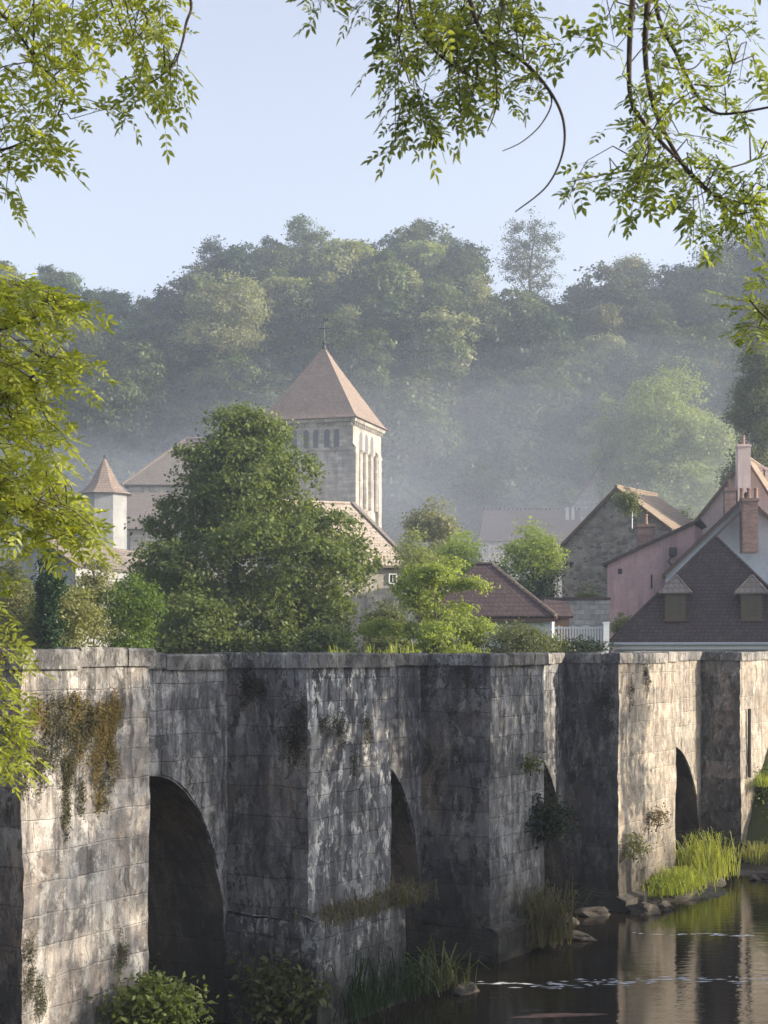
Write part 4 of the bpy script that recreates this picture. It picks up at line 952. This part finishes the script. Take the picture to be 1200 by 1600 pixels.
moss('golden brown moss patches on the leftmost lit pier', [pc(158, 1130, 14, 26, 900), pc(180, 1110, 7, 22, 300), pc(165, 1165, 10, 24, 500), pc(150, 1200, 10, 30, 350), pc(155, 1250, 6, 18, 160), pc(120, 1110, 10, 22, 400), pc(60, 1120, 12, 18, 300), pc(168, 1120, 16, 20, 700), pc(175, 1190, 8, 30, 300), pc(120, 1160, 16, 30, 300)], 'moss', 101, .05)
moss('dark moss streaks on the leftmost lit pier', [pc(118, 1140, 12, 34, 800), pc(108, 1200, 10, 34, 600), pc(102, 1270, 5, 30, 300), pc(128, 1240, 5, 20, 160), pc(85, 1130, 16, 20, 500), pc(60, 1200, 10, 30, 260), pc(48, 1480, 6, 14, 120), pc(50, 1540, 10, 20, 240), pc(190, 1490, 8, 22, 200), pc(62, 1565, 8, 16, 120), pc(40, 1220, 6, 20, 150), pc(140, 1120, 14, 30, 500), pc(75, 1180, 14, 26, 400), pc(160, 1230, 8, 30, 250), pc(90, 1100, 30, 10, 400), pc(45, 1160, 8, 30, 250)], 'mossdark', 102, .05)
moss('brown moss cushions on the front of the middle pier', [pc(530, 1140, 12, 22, 400), pc(575, 1145, 6, 22, 260), pc(505, 1130, 10, 16, 200), pc(555, 1185, 10, 20, 160)], 'mossdark', 103, .05)
moss('dark moss patch on the upper front of the fourth pier', [pc(1010, 1060, 8, 16, 250), pc(985, 1090, 6, 30, 200)], 'mossdark', 104, .06)
# dark mosses on shaded side faces
def smoss(label, px, py, sx, sy, n, mat, seed, pier):
    a, b, p, *_ = piers[pier]; rg_ = np.random.default_rng(seed); W = []
    for (qx, qy, s1, s2, m_) in zip(px, py, sx, sy, n):
        k = (qx-CX)/F; mm = (a*DX - 14 - k*a*DY)/(DY + k*DX); Yp = a*DY + mm*DX
        kk = max(3, m_//25); cc = np.c_[np.full(kk, a-.03), rg_.normal(mm, s1*Yp/F, kk), rg_.normal(zat(qy, Yp), s2*Yp/F, kk)]
        i = rg_.integers(0, kk, m_); W.append(cc[i] + np.c_[-np.abs(rg_.normal(size=m_))*.02, rg_.normal(size=m_)*.05, rg_.normal(size=m_)*.08])
    W = np.concatenate(W); W = np.array([tuple(brw(*p_)) for p_ in W if 0 < p_[1] < p]); N = rg_.normal(size=(len(W), 3))*.5 + np.array([-DX, -DY, .2])
    me = leaves('moss', rg_, W, N, .028, np.clip(rg_.normal(.5, .3, len(W)), 0, 1), .6); me.materials.append(M[mat])
    return tag(link('moss', me, None, None, tuple(W[0])), label, 'moss', None, 'stuff')
smoss('dark moss on the shaded side of the middle pier', [465, 390, 478, 400], [1145, 1055, 1120, 1070], [14, 10, 8, 12], [22, 22, 30, 16], [900, 600, 300, 400], 'mossdark', 105, 2)
smoss('dark moss on the shaded side of the fourth pier', [945, 950, 690], [1090, 1110, 1050], [10, 6, 12], [16, 20, 18], [500, 300, 200], 'mossdark', 106, 4)
smoss('dark moss under the coping of the third pier side', [690, 740, 700], [1050, 1060, 1100], [18, 12, 20], [12, 14, 26], [500, 300, 160], 'mossdark', 107, 3)

# gravel bars and rocks at the waterline
def rock(label, c, r, seed, group=None, mat='rock', flat_=.5, name='river_rock'):
    import bmesh
    bm = bmesh.new(); bmesh.ops.create_icosphere(bm, subdivisions=3, radius=1)
    for v_ in bm.verts:
        n_ = v_.co.normalized(); d = 1 + .45*noise.noise(n_*1.3+Vector((seed, 0, 0))) + .15*noise.noise(n_*4+Vector((0, seed, 0)))
        v_.co = Vector((n_.x*r[0]*d, n_.y*r[1]*d, n_.z*r[2]*d))
    me = bpy.data.meshes.new(name); bm.to_mesh(me); bm.free(); me.materials.append(M[mat])
    o = bpy.data.objects.new(name, me); C.objects.link(o); o.location = c; o.rotation_euler = (0, 0, seed); return tag(o, label, 'rock' if name != 'gravel_bar' else None, group, 'structure' if name == 'gravel_bar' else None)
rock('gravel bar', brw(42.2, -.2, -.05), (2.5, 1.0, .26), 1.07, None, 'rock', name='gravel_bar')
bpy.context.view_layer.objects.active = None
rock('right bank gravel', brw(48.5, -1.2, -.1), (3.6, 1.1, .3), 1.0, None, 'rock', name='gravel_bar')
rk = [(38.2, .3, .42, .3, .14), (37.2, .6, .5, .3, .12), (36.2, .9, .4, .3, .10), (38.9, -.5, .35, .3, .18), (39.6, -.7, .3, .2, .14), (35.4, -.3, .6, .25, .12), (30.1, -.7, .35, .2, .13), (45.3, -1.3, .25, .2, .12), (44.9, -1.15, .18, .15, .1), (46.4, -1.9, .3, .2, .1)]
nm_ = ['dark rock at the foot of the far left corner of the fourth pier', 'broad dark rock in the shaded water under the third arch', 'dark rock beside the third pier under the arch', 'pale-tipped rock on the corner below the sunlit pier', 'small rock left of the bright grass', 'flat rock edge at the right foot of the third pier', 'small wet rock by the arching sedge', 'small stone before the far arch', 'tiny stone beside the far arch grass', 'low stone by the right bank']
for i, ((t_, m_, rx, ry, rz), lb) in enumerate(zip(rk, nm_)): rock(lb, brw(t_, m_, .02), (rx, ry, rz), i*1.7+.3)
# foam lines and submerged slab
def foam(label, X0, X1, Y0, seed, wdt=.05, n=240):
    rg_ = np.random.default_rng(seed); V = []
    for i in range(n):
        x = rg_.uniform(X0, X1); y = Y0 + .18*math.sin(x*.9+seed) + .07*math.sin(x*4.3) + rg_.normal()*wdt*(1+1.5*max(0, math.sin(x*2.1+1))); l = rg_.uniform(.02, .16); h_ = rg_.uniform(.006, .03); z = .006 + i*.00002
        V.append([(x-l, y, z), (x, y-h_, z), (x+l, y+rg_.normal()*.01, z), (x, y+h_, z+.004)])
    me = quads('river_foam', np.array(V)); me.materials.append(M['foam']); o = bpy.data.objects.new('river_foam', me); C.objects.link(o); return tag(o, label, 'foam', None, 'stuff')
foam('broken white line of foam across the calm water', 1.6, 8.0, 26.6, 3, .11, 110)
foam('faint short line of foam near the right bank', 4.8, 7.2, 31.2, 5, .03, 30)
rock('flat reddish slab just breaking the water at the bottom edge', Vector((2.75, 24.2, -.035)), (.95, .16, .055), .12, None, 'redrock')

# ------------------------------------------------------------ ash branches near the camera
def ash_leaflets(rg_, base, D, L):
    """compound leaves: base (n,3), direction D (n,3), length L (n) -> quads, tint"""
    n = len(base); D = unit(D); upv = unit(rg_.normal(size=(n, 3))*.35 + np.array([0, 0, 1.0])); side = unit(np.cross(D, upv)); nr_ = np.cross(side, D)
    Q = []; T = []; tl = np.clip(rg_.normal(.5, .28, n), 0, 1)
    def curve(s): return base + D*(L*s)[:, None] + np.array([0, 0, -1.0])*(L*.2*s*s)[:, None]
    def leaflet(p0, d, l, nn):
        w_ = unit(np.cross(nn, d)); a = .22; out = []
        f1 = nn*(l*.05)[:, None]; dr = np.array([0, 0, -1.0])*(l*.12)[:, None]
        p1 = p0 + d*l[:, None] + dr; m1 = p0 + d*(l*.36)[:, None]; m2 = p0 + d*(l*.7)[:, None] + dr*.4; W = (l*a)[:, None]
        out.append(np.stack([p0, m1+w_*W+f1, m2+w_*W*.75+f1, p1], 1)); out.append(np.stack([p1, m2-w_*W*.75+f1, m1-w_*W+f1, p0], 1)); return out
    for k, s in enumerate((.42, .68, .9)):
        c = curve(np.full(n, s))
        for sg in (-1, 1):
            d = unit(side*sg*.85 + D*.55 + rg_.normal(size=(n, 3))*.12); l = L*.40*rg_.uniform(.8, 1.15, n)*(1 if k else .85)
            for q in leaflet(c, d, l, unit(nr_+rg_.normal(size=(n, 3))*.25)): Q.append(q); T.append(np.clip(tl+rg_.normal(size=n)*.08, 0, 1))
    for q in leaflet(curve(np.full(n, 1.0)), D, L*.42, nr_): Q.append(q); T.append(tl)
    prev = base
    for s in (.35, .7, 1.0):
        c = curve(np.full(n, s)); Q.append(np.stack([prev-side*.0012, prev+side*.0012, c+side*.001, c-side*.001], 1)); T.append(tl*.5); prev = c
    return np.concatenate(Q), np.concatenate(T)
DENS = .62
def sprays(parent, rg_, zones, mains, leafL=.20, fname='foliage', lm='leaf_ash'):
    """zones: (px,py,rx,ry,Y,dY,n twigs, (dirx,dirz)). Twigs join the nearest main bough."""
    tw_ = MB(); B = []; D = []; mp = [p for m_ in mains for p in m_]; mpa = np.array([tuple(p) for p in mp])
    for (px, py, rx, ry, Yz, dY, n, (dx_, dz_)) in zones:
        if lm == 'leaf_ash_yellow' and 0 < py < 300 and px > 0: n = int(n*.68)
        for i in range(max(2, int(n*DENS))):
            a = rg_.uniform(0, 6.283); q = math.sqrt(rg_.uniform(0, 1)); P = at(px+rx*q*math.cos(a), py+ry*q*math.sin(a), Yz + rg_.uniform(-dY, dY))
            d = Vector((dx_+rg_.normal()*.5, rg_.normal()*.5, dz_+rg_.normal()*.35)).normalized(); ln_ = rg_.uniform(.14, .34)
            P0 = P - d*ln_*.6; j = int(np.argmin(np.sum((mpa-np.array(tuple(P0)))**2, 1))); A = mp[j]
            if (A-P0).length < 1.3 and rg_.random() < .55:
                mid = A.lerp(P0, .55) + Vector((0, 0, .05)) + Vector(rg_.normal(size=3)*.03); tw_.tube([A, mid, P0], [.0045, .0035, .0028], 4, False)
            e = P0 + d*ln_ + Vector((0, 0, -.04)); c = P0.lerp(e, .5) + Vector((0, 0, .015)); tw_.tube([P0, c, e], [.0028, .0022, .0014], 4, False)
            for s in (.05, .35, .65, .95):
                b_ = P0.lerp(c, s*2) if s < .5 else c.lerp(e, s*2-1)
                for sg in ((-1, 1) if s < .9 else (0,)):
                    sd_ = d.cross(Vector((0, 0, 1))); sd_ = sd_.normalized() if sd_.length > .05 else Vector((1, 0, 0))
                    dd_ = d*.6 + sd_*sg*.8 + Vector(rg_.normal(size=3)*.3) + Vector((0, 0, -.1)); B.append(tuple(b_)); D.append(tuple(dd_))
    B = np.array(B); D = np.array(D); Q, T = ash_leaflets(rg_, B, D, leafL*rg_.uniform(.6, 1.15, len(B)))
    tq = np.array([[tuple(tw_.v[i]) for i in f_] for f_ in tw_.f if len(f_) == 4]); nq = len(Q)
    me = quads(fname, np.concatenate([Q, tq]), np.concatenate([T, np.full(len(tq), .5)])); me.materials.append(M[lm]); me.materials.append(M['twig'])
    me.polygons.foreach_set('material_index', np.r_[np.zeros(nq, np.int32), np.ones(len(tq), np.int32)]); link(fname, me, None, parent)
ANCH = []
def anchors(*lines):
    ANCH.clear()
    for l in lines:
        for a, b in zip(l, l[1:]): ANCH.extend([a.lerp(b, k/5) for k in range(6)])
def bough(parent, pts, r0, r1, mains, Yl=None):
    P = []
    W = [at(x, y, Y_) for (x, y, Y_) in pts]
    n = 7      # catmull-rom
    for i in range(len(W)-1):
        p0, p1, p2, p3 = W[max(i-1, 0)], W[i], W[i+1], W[min(i+2, len(W)-1)]
        for k in range(n):
            t_ = k/n; P.append(.5*((2*p1)+(p2-p0)*t_+(2*p0-5*p1+4*p2-p3)*t_*t_+(3*p1-p0-3*p2+p3)*t_**3))
    P.append(W[-1]); mb = MB()
    if ANCH and r0 >= .009:
        A = min(ANCH, key=lambda a: (a-P[0]).length); dd_ = P[0]-A; q_ = [A, A+dd_*.33+Vector((0, 0, .08*dd_.length)), A+dd_*.7+Vector((0, 0, .07*dd_.length)), P[0]]
        mb.tube(q_, [r0*2.6, r0*2.0, r0*1.4, r0], 7)
    mb.tube(P, [r0+(r1-r0)*i/(len(P)-1) for i in range(len(P))], 7); mb.build('branch', M['twig'], parent, smooth=True); mains.append(P)
    return P
rgA = np.random.default_rng(2024)
# right ash
TR = Vector((6.2, 5.6, ground_z(6.2, 5.6)-.2))
ashR = thing('ash_tree', 'overhanging ash tree whose leafy boughs hang in from the top right', 'tree', TR)
mains = []
trk = MB(); trk.tube([TR, TR+Vector((.1, .2, 2)), TR+Vector((-.2, .6, 4)), TR+Vector((-.9, 1.3, 5.6)), TR+Vector((-2.2, 2.0, 6.3)), TR+Vector((-3.9, 2.5, 6.2))], [.3, .24, .2, .15, .08, .03], 12)
trk.tube([TR+Vector((-.2, .6, 4)), TR+Vector((.2, 1.5, 5.2)), TR+Vector((-.6, 2.6, 6.0)), TR+Vector((-2.1, 2.8, 6.4))], [.17, .12, .07, .025], 10); trk.build('trunk', M['bark'], ashR, smooth=True)
anchors([TR+Vector((-.2, .6, 4)), TR+Vector((-.9, 1.3, 5.6)), TR+Vector((-2.2, 2.0, 6.3)), TR+Vector((-3.9, 2.5, 6.2))], [TR+Vector((.2, 1.5, 5.2)), TR+Vector((-.6, 2.6, 6.0)), TR+Vector((-2.1, 2.8, 6.4))])
bough(ashR, [(1005, -200, 8.2), (990, -20, 8.1), (984, 60, 8.1), (985, 150, 8.1), (1005, 190, 8.0), (1060, 250, 8.0), (1110, 300, 7.9), (1145, 335, 7.9)], .018, .005, mains)
bough(ashR, [(1030, -200, 8.4), (1014, -20, 8.2), (1008, 80, 8.2), (1020, 160, 8.1), (1045, 220, 8.1), (1085, 280, 8.0), (1135, 312, 8.0), (1215, 322, 7.9)], .018, .006, mains)
bough(ashR, [(1060, -220, 8.6), (1024, -10, 8.5), (1060, 90, 8.5), (1090, 150, 8.4), (1125, 178, 8.4), (1215, 165, 8.3)], .014, .006, mains)
bough(ashR, [(1020, 90, 8.2), (1040, 104, 8.3), (1080, 108, 8.4), (1100, 90, 8.4)], .006, .003, mains)
bough(ashR, [(1085, 132, 8.4), (1130, 133, 8.4), (1145, 100, 8.4)], .006, .003, mains)
bough(ashR, [(1060, 250, 8.0), (1020, 262, 7.9), (960, 270, 7.8), (885, 285, 7.7)], .007, .0025, mains)
bough(ashR, [(1085, 262, 8.0), (1140, 262, 8.0), (1210, 238, 8.1)], .006, .003, mains)
bough(ashR, [(1012, 200, 8.0), (1013, 235, 8.0), (1008, 262, 8.0)], .006, .003, mains)
zr = [(1000, 30, 60, 40, 8.3, .5, 11, (-.3, -.5)), (940, 40, 36, 26, 8.2, .3, 4, (-.8, -.3)), (1080, 30, 60, 30, 8.6, .5, 8, (.5, -.3)), (1050, 150, 60, 50, 8.3, .5, 9, (.2, -.5)), (1130, 130, 55, 45, 8.5, .5, 9, (.5, -.2)),
      (1180, 90, 30, 50, 8.6, .5, 5, (.5, -.2)), (1000, 200, 26, 30, 8.1, .3, 5, (-.5, -.6)), (940, 275, 60, 18, 7.9, .3, 9, (-.7, -.35)), (1050, 285, 70, 30, 8.0, .4, 13, (-.2, -.7)), (1090, 335, 45, 22, 7.9, .3, 9, (.1, -.8)), (1170, 350, 30, 20, 7.9, .3, 5, (.1, -.8)), (1150, 240, 50, 50, 8.2, .5, 10, (.4, -.5)),
      (1170, 310, 40, 20, 8.0, .3, 6, (.3, -.7)), (1040, 220, 40, 30, 8.1, .4, 6, (0, -.7)), (1182, 495, 26, 45, 8.6, .3, 10, (-.4, .3)), (1195, 450, 20, 20, 8.6, .3, 2, (-.4, .3)), (1060, -110, 200, 90, 8.6, .9, 26, (0, -.4))]
bough(ashR, [(1290, 560, 8.8), (1230, 520, 8.7), (1190, 490, 8.6), (1165, 460, 8.6)], .012, .003, mains)
sprays(ashR, rgA, zr, mains, .132)
# centre boughs from another limb of the same kind of tree
mains = []
TC = Vector((4.9, 3.0, ground_z(4.9, 3.0)-.2))
ashC = thing('ash_tree', 'ash tree whose dark leafy clump and two bare curved twigs hang at top centre', 'tree', TC)
trk = MB(); trk.tube([TC, TC+Vector((.2, .3, 2)), TC+Vector((.1, 1.2, 4.2)), TC+Vector((-.9, 2.6, 5.6)), TC+Vector((-2.2, 4.0, 6.2)), TC+Vector((-3.6, 5.2, 6.3))], [.24, .2, .16, .11, .06, .025], 12); trk.build('trunk', M['bark'], ashC, smooth=True)
anchors([TC+Vector((.1, 1.2, 4.2)), TC+Vector((-.9, 2.6, 5.6)), TC+Vector((-2.2, 4.0, 6.2)), TC+Vector((-3.6, 5.2, 6.3))])
bough(ashC, [(700, -220, 8.3), (730, -20, 8.2), (760, 60, 8.1), (812, 92, 8.0), (850, 130, 7.9), (878, 180, 7.8), (880, 235, 7.8), (855, 290, 7.8), (805, 331, 7.8)], .014, .003, mains)
bough(ashC, [(852, 132, 7.9), (862, 160, 7.85), (845, 195, 7.8), (815, 222, 7.8), (785, 236, 7.8)], .005, .002, mains)
bough(ashC, [(640, -180, 8.0), (625, -20, 8.0), (622, 60, 7.9), (640, 130, 7.9)], .009, .003, mains)
bough(ashC, [(660, -180, 8.0), (640, 0, 8.0), (670, 70, 7.9), (720, 110, 7.9), (760, 130, 7.9)], .01, .003, mains)
bough(ashC, [(800, -150, 8.2), (790, -20, 8.1), (775, 80, 8.0), (776, 160, 7.9), (762, 205, 7.9)], .008, .0025, mains)
zc_ = [(700, 25, 110, 34, 8.2, .5, 30, (0, -.6)), (800, 20, 50, 30, 8.2, .4, 9, (.4, -.4)), (740, 80, 70, 40, 8.1, .4, 16, (.1, -.6)), (625, 100, 30, 50, 7.9, .3, 9, (-.3, -.8)), (640, 180, 45, 34, 7.9, .3, 9, (-.2, -.8)), (700, 170, 50, 30, 7.9, .3, 8, (0, -.8)),
       (760, 140, 50, 40, 7.9, .3, 9, (.3, -.7)), (510, -10, 20, 12, 8, .2, 2, (-.4, -.7)), (580, -6, 25, 12, 8, .2, 2, (0, -.8)), (840, 110, 20, 20, 7.9, .2, 2, (.5, -.4)), (700, -100, 190, 80, 8.3, .8, 30, (0, -.4))]
DENS = .78
sprays(ashC, rgA, zc_, mains, .13)
# left ash
mains = []
TL = Vector((-4.4, 7.0, ground_z(-4.4, 7.0)-.3))
ashL = thing('ash_tree', 'sunlit yellow-green ash tree hanging in along the left edge', 'tree', TL)
trk = MB(); trk.tube([TL, TL+Vector((0, .4, 2.2)), TL+Vector((.3, 1.0, 4.4)), TL+Vector((.9, 1.6, 6.4)), TL+Vector((1.6, 2.0, 7.6))], [.32, .27, .2, .11, .03], 12)
trk.tube([TL+Vector((0, .4, 2.2)), TL+Vector((.5, 1.1, 3.2)), TL+Vector((1.2, 1.6, 3.9))], [.12, .06, .015], 10); trk.tube([TL+Vector((.2, .8, 3.6)), TL+Vector((.9, 1.3, 4.6)), TL+Vector((1.5, 1.7, 5.2))], [.11, .05, .015], 10); trk.build('trunk', M['bark'], ashL, smooth=True)
anchors([TL+Vector((0, .2, 1)), TL+Vector((0, .4, 2.2)), TL+Vector((.3, 1.0, 4.4)), TL+Vector((.9, 1.6, 6.4)), TL+Vector((1.6, 2.0, 7.6))], [TL+Vector((0, .4, 2.2)), TL+Vector((.5, 1.1, 3.2)), TL+Vector((1.2, 1.6, 3.9))], [TL+Vector((.2, .8, 3.6)), TL+Vector((.9, 1.3, 4.6)), TL+Vector((1.5, 1.7, 5.2))])
bough(ashL, [(-200, -60, 8.5), (-20, 10, 8.4), (30, 55, 8.3), (60, 100, 8.2), (85, 118, 8.2)], .012, .004, mains)
bough(ashL, [(200, -200, 8.6), (292, -20, 8.5), (290, 40, 8.4), (275, 95, 8.3), (250, 120, 8.2), (215, 140, 8.2)], .010, .003, mains)
bough(ashL, [(60, -150, 8.6), (170, -30, 8.5), (230, 30, 8.4), (200, 70, 8.3)], .01, .003, mains)
bough(ashL, [(-220, 260, 8.5), (-40, 240, 8.4), (30, 225, 8.3), (90, 180, 8.2)], .012, .003, mains)
bough(ashL, [(-260, 520, 9.2), (-40, 520, 9.1), (30, 505, 9.0), (90, 480, 8.9)], .014, .004, mains)
bough(ashL, [(-260, 660, 9.2), (-40, 640, 9.1), (20, 615, 9.0), (80, 560, 8.9)], .014, .004, mains)
bough(ashL, [(-260, 800, 9.2), (-40, 800, 9.1), (30, 800, 9.0), (90, 790, 8.9), (130, 800, 8.9)], .014, .004, mains)
bough(ashL, [(-240, 1060, 9.4), (-60, 1080, 9.3), (0, 1090, 9.2), (25, 1120, 9.2)], .010, .003, mains)
zl = [(60, 30, 90, 44, 8.4, .6, 24, (.1, -.5)), (190, 20, 80, 30, 8.4, .5, 15, (.2, -.5)), (240, 40, 40, 30, 8.4, .3, 7, (.4, -.4)), (225, 110, 55, 26, 8.3, .3, 9, (.1, -.6)), (240, 140, 30, 25, 8.2, .3, 4, (.1, -.7)), (165, 165, 20, 12, 8.2, .2, 3, (.3, -.7)), (40, 120, 70, 50, 8.4, .5, 19, (.2, -.4)), (60, 200, 60, 34, 8.3, .4, 12, (.4, -.4)),
      (15, 240, 35, 30, 8.4, .4, 7, (.2, -.5)), (10, 290, 20, 12, 8.3, .2, 2, (.4, -.5)), (110, 90, 40, 40, 8.3, .4, 6, (.3, -.4)),
      (30, 470, 75, 40, 9.1, .6, 26, (.6, -.1)), (90, 480, 45, 30, 8.9, .3, 9, (.8, 0)), (30, 560, 60, 50, 9.1, .6, 26, (.6, -.2)), (90, 570, 38, 24, 8.9, .3, 8, (.8, -.2)), (20, 650, 55, 45, 9.1, .6, 24, (.6, -.2)), (80, 690, 26, 40, 8.9, .3, 5, (.6, -.4)),
      (30, 740, 70, 40, 9.1, .6, 26, (.6, -.2)), (50, 810, 80, 42, 9.0, .5, 32, (.6, -.2)), (120, 825, 34, 26, 8.9, .3, 8, (.7, -.3)), (10, 1010, 20, 30, 9.3, .3, 5, (.5, -.5)), (5, 1090, 28, 36, 9.2, .3, 8, (.6, -.5)), (5, 1170, 26, 28, 9.2, .3, 7, (.6, -.5)), (0, 910, 12, 40, 9.2, .3, 4, (.3, -.3)),
      (-120, 300, 90, 320, 9.2, .8, 60, (.2, -.2)), (-150, 800, 110, 300, 9.3, .8, 55, (.2, -.3)), (-420, 350, 180, 420, 9.3, 1.0, 90, (.2, -.2)), (-420, 900, 160, 200, 9.3, 1.0, 30, (.2, -.2)), (-250, -250, 250, 120, 9.0, 1.0, 40, (.1, -.2)), (60, -110, 200, 80, 8.8, .8, 30, (.1, -.4))]
DENS = 1.05
sprays(ashL, rgA, zl, mains, .138, lm='leaf_ash_yellow')

# ------------------------------------------------------------ off-frame bank trees shading the bridge, plus one added to shade a house
def shade_tree(label, X, Y_, h, r, seed, n=16000, gap=.12, mat='leaf_big', leaf=.17, nl=20, base=.3):
    z0 = ground_z(X, Y_)-.2; g_ = thing('bank_tree', label, 'tree', (X, Y_, z0))
    me = crown('crown', seed, round_lobes(seed, h, r, nl, base), n, leaf, gap=gap, clump=.55); me.materials.append(M[mat]); o = bpy.data.objects.new('crown', me); C.objects.link(o); o.parent = g_
    tm = trunk_mb(seed, h, r, .22, 9, .3, base); me = mesh('trunk', tm.v, tm.f, True); me.materials.append(M['bark']); o = bpy.data.objects.new('trunk', me); C.objects.link(o); o.parent = g_
SH = [('dense broad tree on the right bank beyond the frame, middle of the row', 14.2, 22.7, 11.5, 4.7, 201), ('tall leafy tree on the right bank, nearer the houses', 15.5, 28.5, 11.0, 3.7, 202), ('thin-crowned tree on the right bank, nearest the camera', 14.2, 18.3, 10.0, 2.2, 203), ('slim small tree on the right bank, nearest the far end of the bridge', 17.0, 33.5, 7.6, .75, 204),
      ('unseen tall dark tree added right of the slate-roofed house to shade it', 25.5, 60.0, 14.0, 5.5, 205)]  # last tree added out of view to shade the slate-roofed house
for (lb, X, Y_, h, r, sd_) in SH: shade_tree(lb, X, Y_, h, r, sd_, n={201: 60000, 202: 42000, 203: 7000, 204: 3000, 205: 30000}[sd_], gap={201: .02, 202: .04, 203: .35, 204: .2, 205: .02}[sd_], base=.22)
for q_ in SH: print('bank', ground_z(q_[1], q_[2]))
print('trunks', TR.z, TC.z, TL.z)

# ------------------------------------------------------------ air
def volbox(name, x0, x1, y0, y1, z0, z1, mat, label):
    mb = MB(); mb.box((x0, y0, z0), (x1-x0, 0, 0), (0, y1-y0, 0), (0, 0, z1-z0)); o = mb.build(name, M[mat]); return tag(o, label, 'haze', None, 'stuff')
volbox('haze', -600, 600, -320, 700, -2.6, 118, 'haze', 'pale morning haze filling the whole valley')
def mist(label, c, r, seed):
    import bmesh
    bm = bmesh.new(); bmesh.ops.create_icosphere(bm, subdivisions=5, radius=1)
    for v_ in bm.verts:
        n_ = v_.co.normalized(); d = 1 + .38*noise.noise(n_*2.0+Vector((seed, 0, 0))) + .08*noise.noise(n_*6)
        v_.co = Vector((n_.x*r[0]*d, n_.y*r[1]*d, n_.z*r[2]*d))
    me = bpy.data.meshes.new('mist'); bm.to_mesh(me); bm.free(); me.materials.append(M['mist']); o = bpy.data.objects.new('mist', me); C.objects.link(o); o.location = c
    tag(o, label, 'mist', None, 'stuff')
mist('bank of pale mist behind the church tower, thickest right of it', (14, 164, -2), (78, 42, 36), 3)
mist('low pale mist on the valley floor left of the church', (-34, 172, -2), (74, 50, 32), 9)
mist('pale mist drifting behind the houses on the right', (60, 160, -2), (46, 36, 25), 5)
mist('thin mist spread along the whole foot of the hill', (5, 172, -6), (160, 62, 36), 7)
print('zmax', max(v_[2] for v_ in gv), 'zmin', min(v_[2] for v_ in gv))
